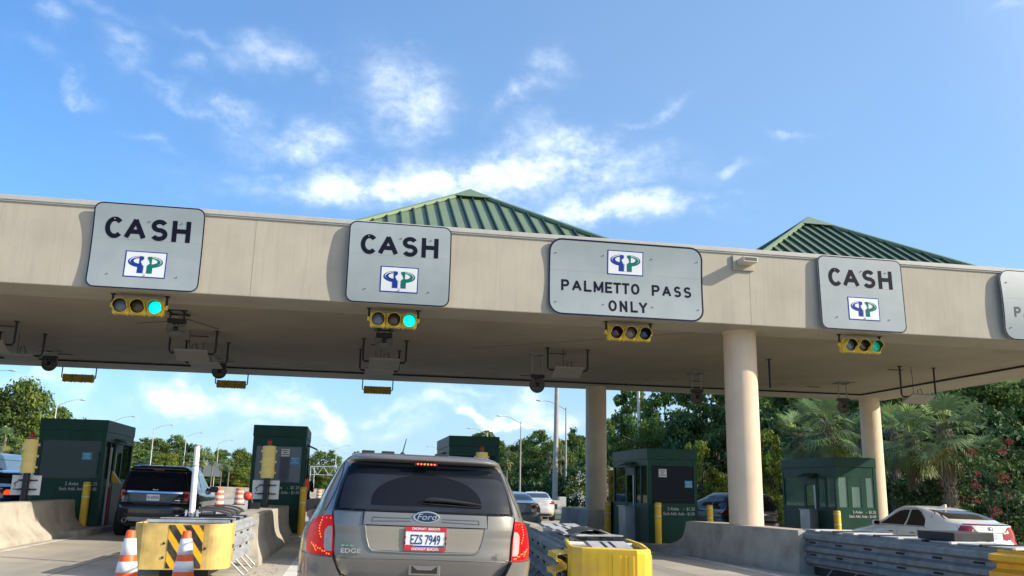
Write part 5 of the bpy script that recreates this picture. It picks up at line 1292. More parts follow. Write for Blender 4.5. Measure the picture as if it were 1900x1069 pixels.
# ---------------------------------------------------------------- dark SUV left
PB = paintm('black blue paint', (.007, .009, .017), .2, .25, .7)
r_, f_, h_, zt = suv_profiles(5.0, 2.0, 1.79)
d = Car('suv', 'black blue SUV with chrome strip at the leftmost booth', (-4.58, 23.45, gz(-4.3)), 0, R(1.1), r_, f_, h_, zt, PB, zsplit=1.15)
d.patch('rear_window', glass_dk, [(1.16, -.80, .80), (1.2, -.80, .80), (1.5, -.72, .72), (1.62, -.70, .70), (1.65, -.66, .66)], .006, 14, 20)
d.patch('chrome_strip', chrome, [(1.085, -.66, .66), (1.125, -.66, .66)], .014, 3, 20)
plate(d, -.02, .975, .305, .152, 'RI 60950', ink, plate_w, size=.09)
d.patch('lower_panel', paintm('dark grey panel', (.03, .035, .045), .3, .35), [(.80, -.42, .42), (.92, -.55, .40), (1.075, -.62, .62)], .004, 6, 16)
d.patch('bumper_trim', trim, [(.38, -.85, .85), (.60, -.93, .93)], .004, 6, 22); d.patch('skid_plate', galv, [(.40, -.50, .50), (.44, -.58, .58), (.50, -.55, .55)], .012, 4, 18)
mb = MB(); mb.lathe([(.055, .1), (.055, -.04), (.045, -.04), (.045, .1)], (-.62, .03, .42), 16, ax='Y'); mb.lathe([(.055, .1), (.055, -.04), (.045, -.04), (.045, .1)], (.62, .03, .42), 16, ax='Y'); mb.build('exhaust_tip', grey_m, d.t)
text_mesh('badge', 'Ford', .05, chrome, d.t, (0, d.ry(0, 1.16)-.012, 1.165), xs=1.3, shear=.25)
mb = MB(); mb.box(.50, .62, d.ry(.55, .93)-.008, d.ry(.55, .93)+.03, .915, .93); mb.build('badge_bar', chrome, d.t)
for sg in (-1, 1):
    def rr_(z, a, b): return (z, min(sg*a, sg*b), max(sg*a, sg*b))
    tl = d.patch('taillight', tl_dim, [rr_(.91, .72, .90), rr_(.98, .70, .955), rr_(1.1, .70, .965), rr_(1.16, .72, .92)], .014, 10, 10)
    d.patch('clear_lens', tl_clear, [rr_(.97, .78, .80), rr_(1.06, .80, .84), rr_(1.13, .76, .80)], .018, 4, 3, parent=tl)
    d.spatch('side_window', glass_md, [(1.18, .62, 1.25), (1.3, .55, 1.28), (1.5, .60, 1.32), (1.62, .7, 1.32)], sg, .006)
    d.spatch('side_window', glass_md, [(1.16, 1.36, 2.35), (1.4, 1.40, 2.35), (1.64, 1.45, 2.3)], sg, .006)
    d.spatch('side_window', glass_md, [(1.16, 2.42, 3.45), (1.3, 2.42, 3.1), (1.5, 2.42, 2.75), (1.62, 2.42, 2.55)], sg, .006)
    d.line([(.6, 1.15), (2, 1.135), (3.4, 1.14)], .006, .004, 'chrome_strip', chrome, side=sg)
    d.wheel(.98, sg, .38, arch=.44); d.wheel(3.95, sg, .38, arch=.44); d.mirror(sg, 3.15, 1.20, black, w=.24, h=.17)
    mb = MB(); mb.tube([(sg*.70, .6, 1.75), (sg*.71, .8, 1.80), (sg*.71, 2.4, 1.80), (sg*.70, 2.7, 1.75)], .016, 8); mb.build('roof_rail', black, d.t)
mb = MB(); mb.prism([(.9, 1.775), (1.08, 1.775), (.93, 1.84), (.90, 1.84)], -.02, .02, 'YZ'); mb.build('shark_fin', black, d.t)
mb = MB(); mb.box(-.12, .12, .29, .31, 1.645, 1.66); mb.build('high_brake_light', tl_dim, d.t)
# ---------------------------------------------------------------- black SUV right, behind the near column
r_, f_, h_, zt = suv_profiles(4.6, 1.86, 1.64)
k_ = Car('suv', 'black SUV stopped beyond the near column, partly hidden by it', (12.05, 24.6, gz(12.1)), R(2), R(1), r_, f_, h_, zt, paintm('black paint', (.010, .009, .012), .1, .35, .25), zsplit=1.1)
k_.patch('rear_window', glass_dk, [(1.08, -.74, .74), (1.14, -.74, .74), (1.35, -.66, .66), (1.49, -.60, .60)], .006, 12, 18)
plate(k_, .0, .90, .305, .152, '', ink, plate_w, size=.075); k_.patch('chrome_strip', chrome, [(1.0, -.35, .35), (1.03, -.33, .33)], .014, 3, 14)
for sg in (-1, 1):
    def rr_(z, a, b): return (z, min(sg*a, sg*b), max(sg*a, sg*b))
    tl = k_.patch('taillight', tl_dim, [rr_(.95, .66, .86), rr_(1.05, .70, .90), rr_(1.14, .78, .86)], .014, 8, 8); k_.patch('clear_lens', tl_clear, [rr_(.96, .64, .74), rr_(1.02, .68, .78)], .018, 4, 3, parent=tl)
    k_.spatch('side_window', glass_dk, [(1.12, .6, 1.3), (1.3, .6, 1.35), (1.48, .7, 1.35)], sg, .006); k_.spatch('side_window', glass_dk, [(1.12, 1.42, 2.2), (1.3, 1.44, 2.2), (1.5, 1.46, 2.15)], sg, .006); k_.spatch('side_window', glass_dk, [(1.12, 2.28, 3.2), (1.3, 2.28, 2.9), (1.48, 2.28, 2.5)], sg, .006)
    k_.wheel(.9, sg, .34); k_.wheel(3.65, sg, .34); k_.mirror(sg, 3.0, 1.14, black); k_.line([(.6, 1.09), (2, 1.085), (3.2, 1.09)], .008, .004, 'chrome_strip', chrome, side=sg)
mb = MB(); mb.box(-.2, .2, .27, .29, 1.535, 1.555); mb.build('high_brake_light', tl_red, k_.t)
seated('person', 'driver of the black SUV reaching an arm toward the booth', (12.05-.40, 24.6+2.1, .42),
       [((-.30, .0, .42), .050), ((-.56, .12, .52), .040), ((-.84, .22, .66), .036), ((-.94, .26, .70), .028)], skin)
# ---------------------------------------------------------------- sedans
def sedan(label, loc, rz, L, W_, H_, paint, tz=1.02, tl_w=.42, tlz=(.78, .96), pz=.82, ptxt='', glass=glass_dk, lit=False, far=False, roll_=0, gold=None, tl=.6, rg=.85, vertical=False, nx0=.40):
    r_, f_, h_, zt = sedan_profiles(L, W_, H_, tz, tl, rg)
    s = Car('sedan', label, loc, rz, roll_, r_, f_, h_, zt, paint, nr=4.5, nt=6, zsplit=tz+.05)
    w = W_/2
    zg = tz+.10
    s.patch('rear_window', glass, [(zg, -w+.22, w-.22), (zg+.05, -w+.25, w-.25), (H_-.13, -w+.36, w-.36), (H_-.085, -w+.40, w-.40)], .006, 16, 20)
    plate(s, 0, pz, .305, .152, ptxt, ink, plate_w)
    s.line([(-w+.25, tz-.02), (-w+.27, .74), (0, .70), (w-.27, .74), (w-.25, tz-.02)], .004, 0)
    s.patch('bumper_trim', trim, [(.24, -w+.2, w-.2), (.38, -w+.18, w-.18)], .005, 4, 18)
    for sg in (-1, 1):
        def rr_(z, a, b): return (z, min(sg*a, sg*b), max(sg*a, sg*b))
        if vertical: s.spatch('taillight', tl_dim, [(.62, .05, .25), (.8, .06, .25), (tz-.03, .12, .235)], sg, .012, 12, 8)
        else: s.patch('taillight', tl_dim, [rr_(tlz[0], nx0+.05, w-.012), rr_((tlz[0]+tlz[1])/2, nx0, w-.02), rr_(tlz[1], nx0+.02, w-.06)], .014, 8, 12)
        z0 = .95; vs_ = .22 if vertical else 0
        s.spatch('side_window', glass, [(z0+.02, 1.42-vs_, 2.12-vs_), (z0+.15, 1.50-vs_, 2.14-vs_), (H_-.14, 1.78-vs_, 2.17-vs_), (H_-.10, 1.95-vs_, 2.17-vs_)], sg, .006)
        s.spatch('side_window', glass, [(z0+.02, 2.20-vs_, 3.30-vs_), (z0+.15, 2.20-vs_, 3.02-vs_), (H_-.14, 2.22-vs_, 2.6-vs_), (H_-.11, 2.22-vs_, 2.45-vs_)], sg, .006)
        vv = [(a-vs_, b) for a, b in [(1.40, z0+.01), (1.50, z0+.16), (1.76, H_-.12), (2.1, H_-.075), (2.5, H_-.085), (3.05, z0+.16)]]
        s.line([(1.36-vs_, z0), (2.1, z0-.002), (3.35-vs_, z0-.005)], .006, .003, 'chrome_strip', chrome, side=sg)
        s.line(vv, .006, .003, 'chrome_strip', chrome, side=sg)
        if not far:
            s.line([(1.42, z0-.02), (1.35, .6), (1.5, .3)], .004, 0, side=sg); s.line([(2.17, z0-.02), (2.17, .3)], .004, 0, side=sg); s.line([(3.2, z0-.03), (3.2, .3)], .004, 0, side=sg)
            for yy_ in (1.55, 2.4):
                mb = MB(); xx = sg*(s.sx(yy_, .80)+.02); mb.tube([(xx-sg*.02, yy_-.1, .80), (xx, yy_-.06, .805), (xx, yy_+.06, .805), (xx-sg*.02, yy_+.1, .80)], .012, 8); mb.build('door_handle', chrome, s.t)
        s.wheel(1.02, sg, .325, arch=.375); s.wheel(L-.95, sg, .325, arch=.375); s.mirror(sg, 3.05, .98, paint, w=.20, h=.13)
    mb = MB(); y = tl+rg*1.05+.1; mb.prism([(y, H_-.03), (y+.20, H_-.01), (y+.03, H_+.045), (y, H_+.045)], -.02, .02, 'YZ'); mb.build('shark_fin', paint, s.t)
    return s
PW = paintm('white paint car', (.78, .76, .70), .05, .30, .8)
w_ = sedan('white sedan with tall narrow red tail lights, behind the right guardrail', (13.98, 17.40, -.18), R(-1), 4.95, 1.84, 1.43, PW, tz=1.06, pz=.80, ptxt='', glass=glassmat('warm tinted glass', (.04, .034, .025), 0, .06, .10), vertical=True, tl=.42, rg=.98, roll_=R(1))
w_.patch('spoiler_lamp', mat('dark red strip lamp', (.22, .01, .02), .2, coat=.5), [(1.052, -.60, .60), (1.075, -.56, .56)], .012, 3, 20)
mb = MB(); y_ = w_.ry(.0, .97); n = 24
mb.lathe([(.062, .012), (.062, -.006), (.050, -.006), (.050, .012)], (0, y_, .965), n, ax='Y'); bdg = mb.build('badge', chrome, w_.t)
mb = MB(); mb.lathe([(.045, .012), (.045, -.004), (0, -.005)], (0, y_, .965), n, ax='Y'); mb.build('badge_field', galv, bdg)
w_.line([(-.42, .93), (-.30, .90), (.30, .90), (.42, .93)], .006, .002, 'lid_edge', grey_m)
sedan('silver grey sedan with dark red tail lights, nearest beyond the silver SUV', (6.25, 31.2, -.09), R(0), 4.9, 1.86, 1.46, paintm('silver grey paint', (.33, .36, .35), .5, .36), tz=1.07, tlz=(.86, .99), pz=.80, nx0=.42, glass=glass_md)
sedan('small white sedan driving away past the silver grey sedan', (9.9, 44.5, -.10), R(-6), 4.8, 1.82, 1.46, paintm('pearl white paint', (.62, .60, .57), .2, .34), tz=1.05, tlz=(.84, 1.0), pz=.86, ptxt='', nx0=.52, glass=glass_md)
bc_ = sedan('dark blue car at the left edge behind the vertical signal', (-9.35, 25.4, gz(-9.5)), R(0), 4.8, 1.85, 1.50, paintm('deep blue paint', (.012, .05, .16), .4, .25, 1.0), tz=1.05, tlz=(.84, .98), pz=.80, glass=glass_dk)
bc_.patch('lit_lamp', mat('lit orange lamp', (.8, .12, .03), .3, emit=(1, .12, .03), estr=.5), [(.84, .66, .84), (.92, .64, .86), (.98, .68, .82)], .02, 6, 8)
# ---------------------------------------------------------------- blue van far left
PV = paintm('pale blue van paint', (.08, .15, .24), .2, .4, .5)
v = Car('van', 'pale blue van at the left edge beyond the dark blue car', (-13.2, 34.5, gz(-14)-.05), 0, 0,
        [(.35, .08), (.5, .0), (1.0, .0), (1.6, .02), (2.0, .05), (2.10, .10), (2.14, .2)], [(.35, 5.4), (.6, 5.5), (.95, 5.4), (1.05, 5.0), (1.15, 4.8), (1.7, 4.2), (2.05, 3.9), (2.14, 3.7)],
        [(.35, .92), (.5, .98), (1.1, .99), (1.5, .96), (1.9, .92), (2.05, .88), (2.14, .80)], 2.14, PV, nr=9, nt=12, nf=5)
v.patch('rear_window', glass_md, [(1.25, -.70, .70), (1.75, -.64, .64)], .006, 6, 12)
for sg in (-1, 1):
    v.patch('taillight', tl_dim, [(1.0, min(sg*.8, sg*.93), max(sg*.8, sg*.93)), (1.35, min(sg*.8, sg*.92), max(sg*.8, sg*.92))], .012, 5, 5)
    v.spatch('side_window', glass_md, [(1.25, 3.1, 4.3), (1.75, 3.1, 3.9)], sg, .006); v.line([(.3, 1.9), (4.0, 1.9)], .01, .002, side=sg); v.line([(.3, 1.15), (4.4, 1.15)], .01, .002, side=sg); v.wheel(1.0, sg, .36); v.wheel(4.3, sg, .36); v.mirror(sg, 4.2, 1.4, black)

r_, f_, h_, zt = suv_profiles(5.4, 1.98, 2.0)
q_ = Car('suv', 'dark SUV hidden ahead of the silver SUV, shading the barrier', (.98, 16.4, 0), 0, 0, r_, f_, h_, zt, paintm('charcoal paint', (.05, .05, .055), .4, .3, .8), zsplit=1.1)
q_.patch('rear_window', glass_dk, [(1.08, -.74, .74), (1.14, -.74, .74), (1.35, -.66, .66), (1.49, -.60, .60)], .006, 12, 18)
for sg in (-1, 1):
    q_.patch('taillight', tl_dim, [(.92, min(sg*.66, sg*.86), max(sg*.66, sg*.86)), (1.08, min(sg*.7, sg*.88), max(sg*.7, sg*.88))], .014, 6, 6)
    q_.spatch('side_window', glass_dk, [(1.12, .6, 1.35), (1.3, .6, 1.35), (1.48, .7, 1.35)], sg, .006); q_.spatch('side_window', glass_dk, [(1.12, 1.42, 3.2), (1.3, 1.44, 2.9), (1.5, 1.46, 2.4)], sg, .006)
    q_.wheel(.9, sg, .34); q_.wheel(3.65, sg, .34); q_.mirror(sg, 3.0, 1.14, black)

seated('person', 'toll attendant in dark clothes leaning out of the booth left of the silver SUV', (-1.05, 26.6, 1.02),
       [((-.24, .10, .30), .06), ((-.2, .34, .30), .045)], mat('navy uniform', (.015, .015, .03), .8))
# ================================================================== lamp posts
pole_m = mat('galvanised pole', (.50, .50, .48), .5, metal=.3, var=.08)
pole_d = mat('weathered pole', (.33, .32, .29), .6, var=.12)
head_m = mat('lamp head', (.50, .50, .49), .4)
def lamp_post(x, y, H_, side, label, arm=2.6, double=False, m=pole_m, r=.10, group='street lamps along the road'):
    t = thing('street_lamp', label, 'street lamp', (x, y, gz(x) if abs(x) < 25 else .2), 0, group)
    mb = MB(); mb.tube([(0, 0, 0), (0, 0, H_*.5), (0, 0, H_)], [r*1.25, r, r*.62], 12); mb.lathe([(r*2, 0), (r*2, .12), (r*1.3, .3)], n=12); mb.build('pole', m, t)
    for s in ((1, -1) if double else (side,)):
        mb = MB(); mb.tube([(0, 0, H_-.25), (s*arm*.45, 0, H_+.35), (s*arm*.75, 0, H_+.60), (s*arm, 0, H_+.62)], [.045, .04, .035, .03], 8); mb.build('arm', m, t)
        mb = MB(); secs = []
        for k, (u, w, h) in enumerate(((0, .04, .04), (.12, .10, .08), (.35, .16, .11), (.60, .15, .09), (.75, .05, .03))):
            secs.append([(s*(arm-.05+u), w*math.cos(2*math.pi*i/12), H_+.62+h*math.sin(2*math.pi*i/12)*(1 if math.sin(2*math.pi*i/12) > 0 else .8)) for i in range(12)])
        mb.loft(secs, True, smooth=True); mb.build('lamp_head', head_m, t)
    return t
LP = [(-33.4, 87.5, 'nearest left lamp post, only its head in view at the left edge'), (-35.2, 117, 'left row lamp post rising beside the big tree'), (-35.0, 144, 'left row lamp post above the leftmost booth'),
      (-32.6, 162, 'left row lamp post over the dark SUV roof'), (-31.0, 185, 'left row lamp post behind the white marker post'), (-28.3, 212, 'left row lamp post farthest away, just left of a booth')]
for x, y, l in LP: lamp_post(x, y, 10.4, 1, l, 2.6)
lamp_post(-2.0, 239, 11.2, 1, 'nearest double armed lamp post in the median', 3.0, True, r=.13); lamp_post(4.4, 300, 11.5, 1, 'farther double armed lamp post above the silver SUV roof edge', 3.6, True, r=.15)
for x, y, l in [(23.1, 91.4, 'right row lamp post nearest the rear column, its arm crossing the tall pole'), (22.5, 113, 'right row lamp post in front of the palm and woods'), (22.2, 138.5, 'right row lamp post above the half hidden booth'),
                (22.2, 170, 'far right row lamp post left of the half hidden booth roof'), (22.0, 205, 'farthest right row lamp post, a tiny arm above the silver SUV')]:
    lamp_post(x, y, 10.4, -1, l, 2.6, m=pole_d if y < 120 else pole_m)
t = thing('tall_pole', 'tall plain grey pole between two lamp posts, rising out of sight', 'pole', (19.2, 80, -.3)); mb = MB(); mb.tube([(0, 0, 0), (.1, 0, 9), (.2, 0, 22)], [.26, .22, .14], 14); mb.lathe([(.4, 0), (.4, .15), (.28, .25)], n=14); mb.build('pole', pole_d, t)
t = thing('tall_pole', 'slim bright pole rising behind the booth with white and blue notices', 'pole', (26.9, 78.7, -.3)); mb = MB(); mb.tube([(0, 0, 0), (0, 0, 16)], [.17, .12], 12); mb.lathe([(.3, 0), (.3, .15), (.2, .25)], n=12); mb.build('pole', pole_m, t)
# ------------------------------------------------------------------ overhead gantry far ahead
t = thing('sign_gantry', 'distant grey truss gantry over the road behind the silver SUV', 'gantry', (0, 238, -.1))
mb = MB()
for x in (-8.3, -7.3, 12.5, 13.5): mb.tube([(x, 0, -.5), (x, 0, 6.5)], .16, 8)
for s in (-.8, .8):
    for z in (4.3, 6.4): mb.tube([(-8, s, z), (13, s, z)], .11, 6)
for k in range(14):
    x = -8+1.5*k
    for s in (-.8, .8): mb.tube([(x, s, 4.3 if k % 2 else 6.4), (x+1.5, s, 6.4 if k % 2 else 4.3)], .07, 5)
    mb.tube([(x, -.8, 6.4), (x+1.5, .8, 6.4)], .06, 5)
mb.build('truss', galv, t)
for k in range(4): mb = MB(); mb.box(-4+3.4*k, -3+3.4*k, -1.2, -.9, 4.1, 4.7); mb.build('equipment', grey_m, t)
t = thing('utility_cabinet', 'pale grey utility cabinet with dark panel at the foot of a lamp post', 'cabinet', (15.3, 62, -.2))
mb = MB(); mb.box(-.62, -.15, -.3, .3, 0, .95); mb.box(-.15, .35, -.25, .3, 0, 1.2); mb.build('case', mat('cabinet grey', (.50, .50, .47), .6, var=.06), t, bevel=.02)
mb = MB(); mb.box(-.55, -.30, -.31, -.302, .35, .70); mb.build('door_panel', trim, t)
t = thing('road_sign', 'grey back of a road sign behind the palms, right of the dark SUV', 'sign', (-27.5, 190, .2))
mb = MB(); mb.add([(-3, 0, 2.6), (3, 0, 2.6), (3.2, 0, 5.2), (0, 0, 5.6), (-2.4, 0, 4.8), (-3, .06, 2.6), (3, .06, 2.6), (3.2, .06, 5.2), (0, .06, 5.6), (-2.4, .06, 4.8)], [(0, 1, 2, 3, 4), (9, 8, 7, 6, 5)]+[(i, (i+1) % 5, (i+1) % 5+5, i+5) for i in range(5)]); mb.build('panel', mat('sign back grey', (.16, .19, .20), .6), t)
mb = MB(); mb.tube([(-1.6, .1, 0), (-1.6, .1, 4.6)], .09, 6); mb.tube([(1.8, .1, 0), (1.8, .1, 4.6)], .09, 6); mb.build('post', pole_m, t)
# ================================================================== vegetation
leafm = {}
def leaf_mat(nm, col, tr=.28): leafm[nm] = mat(nm, col, .62, spec=.25, attr=True, trans=tr); return leafm[nm]
lf_a = leaf_mat('oak foliage', (.100, .155, .034)); lf_b = leaf_mat('pine foliage', (.10, .175, .045)); lf_c = leaf_mat('bright foliage', (.175, .22, .03)); lf_d = leaf_mat('dark foliage', (.055, .105, .034), .2)
lf_p = leaf_mat('palm foliage', (.17, .225, .10), .25); lf_w = leaf_mat('oleander bloom', (.60, .60, .55), .2); lf_pk = leaf_mat('pink bloom', (.30, .04, .07), .3)
bark = mat('bark', (.085, .065, .045), .95, var=.3, vscale=5, bump=.6, bscale=14); palm_tr = mat('palm trunk', (.16, .135, .105), .95, var=.3, vscale=6, bump=.6, bscale=20)
boot_m = mat('palm boots', (.20, .175, .15), .9, var=.3, vscale=8)
def leaf_quad(mb, c, nrm, up_, s, asp=.55):
    a = nrm.cross(up_)
    if a.length < 1e-3: a = nrm.orthogonal()
    a.normalize(); b = nrm.cross(a).normalized(); a *= s*asp; b *= s
    fold = nrm*s*.25
    mb.add([c-b, c+a+fold, c+b, c-a+fold], [(0, 1, 2, 3)])
def crown_mesh(seed, rx, rz, nclump, nleaf, ls, m, shape='round', hue=(1, 1, 1), clr=.22, droop=0.0):
    rnd = random.Random(seed); mb = MB(); mb.col = []
    cl = []
    for k in range(nclump):
        for _ in range(30):
            z = rnd.uniform(-1, 1); a = rnd.uniform(0, 2*math.pi); q = rnd.random()**.45
            if shape == 'cone': w = (1-z)/2*.95+.10; p = Vector((math.cos(a)*q*w, math.sin(a)*q*w, z))
            elif shape == 'pine':
                w = .30+.70*max(0, 1-abs(z-.0))**.6; p = Vector((math.cos(a)*q*w, math.sin(a)*q*w, z)); 
            else:
                w = math.sqrt(max(0, 1-z*z)); p = Vector((math.cos(a)*q*w, math.sin(a)*q*w, z*(.75+.25*q)))
            if noise.noise(p*1.7+Vector((seed*3.1, 0, 0))) > -.22: break
        cl.append((p, rnd.uniform(.6, 1.25), rnd.uniform(.62, 1.35), rnd.uniform(-1, 1)))
    for p, cs, tone, hh in cl:
        c = Vector((p.x*rx, p.y*rx, p.z*rz)); R_ = clr*rx*cs
        n = int(nleaf*cs*cs)
        for i in range(n):
            d = Vector((rnd.gauss(0, 1), rnd.gauss(0, 1), rnd.gauss(0, .75))); d.normalize(); q = rnd.random()**.4
            pos = c+Vector((d.x*R_*1.15, d.y*R_*1.15, d.z*R_*.72))*q
            nr_ = (d*.7+Vector((rnd.gauss(0, .6), rnd.gauss(0, .6), rnd.gauss(.35, .5)))).normalized()
            leaf_quad(mb, pos, nr_, Vector((rnd.gauss(0, 1), rnd.gauss(0, 1), rnd.gauss(0, 1))), ls*rnd.uniform(.6, 1.3))
            tn = tone*rnd.uniform(.7, 1.35)
            mb.col.append((tn*hue[0]*(1+.18*hh), tn*hue[1], tn*hue[2]*(1-.25*hh), 1))
    me = mb_to_mesh(mb, 'crown', m); return me
def mb_to_mesh(mb, name, m):
    o = mb.build(name, m, recalc=False); me = o.data; bpy.data.objects.remove(o); return me
def trunk_mesh(seed, H_, r, rx, lean=.3, limbs=7, zc=.45):
    rnd = random.Random(seed); mb = MB(); P_ = [Vector((0, 0, -.2))]; 
    for k in range(1, 6): P_.append(Vector((rnd.uniform(-lean, lean)*k/5, rnd.uniform(-lean, lean)*k/5, H_*.85*k/5)))
    mb.tube(P_, [r*1.3, r, r*.85, r*.65, r*.45, r*.2], 8)
    for k in range(limbs):
        q = rnd.uniform(zc, .9); i = min(4, int(q*5)); b = P_[i].lerp(P_[i+1], q*5-i); a = rnd.uniform(0, 6.28); L = rx*rnd.uniform(.45, .9)
        mb.tube([b, b+Vector((math.cos(a)*L*.5, math.sin(a)*L*.5, L*.28)), b+Vector((math.cos(a)*L, math.sin(a)*L, L*.45))], [r*.38, r*.25, r*.08], 5)
    return mb_to_mesh(mb, 'trunk', bark)
# crown library: unit-ish crowns (radius, half height) scaled per tree
LIB = {'oak': [(crown_mesh(11+i, 4.0, 3.6, 75, 105, .20, lf_a, 'round', clr=.26), trunk_mesh(21+i, 8, .28, 4.0)) for i in range(3)],
       'pine': [(crown_mesh(41+i, 3.4, 5.2, 95, 95, .19, lf_b, 'pine', clr=.22), trunk_mesh(51+i, 11, .22, 3.2, limbs=12)) for i in range(3)],
       'bright': [(crown_mesh(71+i, 3.0, 3.4, 70, 80, .18, lf_c, 'round', clr=.22), trunk_mesh(81+i, 6, .15, 3.0)) for i in range(2)],
       'dark': [(crown_mesh(91+i, 4.2, 4.2, 85, 80, .26, lf_d, 'round', clr=.26), trunk_mesh(95+i, 8, .25, 4.0)) for i in range(2)]}
def tree(kind, var, x, y, zb, top, rad, label, group, cat='tree', name=None, base_frac=.05):
    cm_, tm_ = LIB[kind][var % len(LIB[kind])]
    t = thing(name or {'oak': 'oak_tree', 'pine': 'pine_tree', 'bright': 'young_tree', 'dark': 'broadleaf_tree'}[kind], label, cat, (x, y, zb), (var*1.7+x) % 6.28, group)
    H_ = top-zb; zlo = H_*base_frac; hz_ = (H_-zlo)/2
    bx = {'oak': (4.2, 4.1), 'pine': (3.4, 5.6), 'bright': (3.2, 3.8), 'dark': (4.6, 4.9)}[kind]
    c_ = bpy.data.objects.new('crown', cm_); C.objects.link(c_); c_.parent = t; c_.location = (0, 0, zlo+hz_); rad *= 1.30; c_.scale = (rad/bx[0], rad/bx[0], hz_*1.04/bx[1])
    k = {'oak': 8, 'pine': 11, 'bright': 6, 'dark': 8}[kind]
    u_ = bpy.data.objects.new('trunk', tm_); C.objects.link(u_); u_.parent = t; s_ = H_*.92/k; u_.scale = (s_, s_, s_)
    return t
def palm_meshes(seed, R_=1.7, nf=34, Ht=3.0, boots=True, r=.19):
    rnd = random.Random(seed); mb = MB(); mb.col = []
    for k in range(nf):
        a = rnd.uniform(0, 6.28); el = R(rnd.uniform(-55, 85)) if k > 6 else R(rnd.uniform(-80, -50))
        dead = k <= 6
        d = Vector((math.cos(a)*math.cos(el), math.sin(a)*math.cos(el), math.sin(el))); L = R_*rnd.uniform(.42, .58)
        hub = d*L+Vector((0, 0, -.12*L)); sd = d.cross(Vector((0, 0, 1)));
        if sd.length < .1: sd = Vector((1, 0, 0))
        sd.normalize(); upv = sd.cross(d).normalized()
        tone = rnd.uniform(.6, 1.35)
        cl_ = (tone*1.25, tone*.95, tone*.8, 1) if dead else ((tone*1.45, tone*1.35, tone*.7, 1) if rnd.random() < .14 else (tone*.85, tone, tone*1.05, 1))
        # petiole
        mb.add([sd*.015, -sd*.015, hub-sd*.012, hub+sd*.012], [(0, 1, 2, 3)]); mb.col.append((tone*1.1, tone*1.1, tone*.6, 1))
        nb = 21; fl = rnd.uniform(.38, .56)*R_
        for j in range(nb):
            an = R(-105+210*j/(nb-1)); dr = (d*math.cos(an)+sd*math.sin(an)).normalized(); Lb = fl*(1-.25*abs(an)/R(105))*rnd.uniform(.85, 1.1)
            wv = dr.cross(upv).normalized()*Lb*.040
            p1 = hub+dr*Lb*.55+upv*.03; p2 = hub+dr*Lb+Vector((0, 0, -Lb*rnd.uniform(.06, .30)))
            mb.add([hub, p1+wv, p2, p1-wv], [(0, 1, 2, 3)]); q = rnd.uniform(.8, 1.25); mb.col.append((cl_[0]*q, cl_[1]*q, cl_[2]*q, 1))
    cr = mb_to_mesh(mb, 'crown', lf_p)
    mb = MB(); mb.tube([(0, 0, -Ht-.2), (.03, .02, -Ht*.5), (0, 0, .1)], [r*1.1, r, r*.95], 12)
    tr = mb_to_mesh(mb, 'trunk', palm_tr)
    bt = None
    if boots:
        mb = MB(); rows = int(Ht*1.0/.14)
        for i in range(rows):
            for j in range(8):
                a = 2*math.pi*(j+.5*(i % 2))/8; z = -Ht+.2+i*.14; o = Vector((math.cos(a), math.sin(a), 0)); sd = Vector((-math.sin(a), math.cos(a), 0))
                for s in (-1, 1):
                    b0 = o*r*.98+sd*s*.0+Vector((0, 0, z)); b1 = o*(r+.09)+sd*s*.085+Vector((0, 0, z+.19)); mb.tube([b0, b1], [.022, .012], 4, smooth=False)
        bt = mb_to_mesh(mb, 'boots', boot_m)
    return cr, tr, bt
PALMS = [palm_meshes(5, nf=46), palm_meshes(9, nf=42)]
FARP = [palm_meshes(15, nf=30, boots=False, r=.16), palm_meshes(19, nf=26, boots=False, r=.16)]
def palm(v, x, y, zb, zc, rad, label, group, far=True):
    cr, tr, bt = (FARP if far else PALMS)[v % 2]; t = thing('palm_tree', label, 'palm tree', (x, y, zb), (x*3+v) % 6.28, group)
    s = rad/1.75*(1 if far else 1.15); c_ = bpy.data.objects.new('crown', cr); C.objects.link(c_); c_.parent = t; c_.location = (0, 0, zc-zb); c_.scale = (s, s, s)
    k = bpy.data.objects.new('trunk', tr); C.objects.link(k); k.parent = t; k.location = (0, 0, zc-zb); sz = (zc-zb)/3.0; k.scale = (s*.9, s*.9, sz)
    if bt: b = bpy.data.objects.new('boots', bt); C.objects.link(b); b.parent = t; b.location = (0, 0, zc-zb); b.scale = (s*.9, s*.9, sz)
    return t
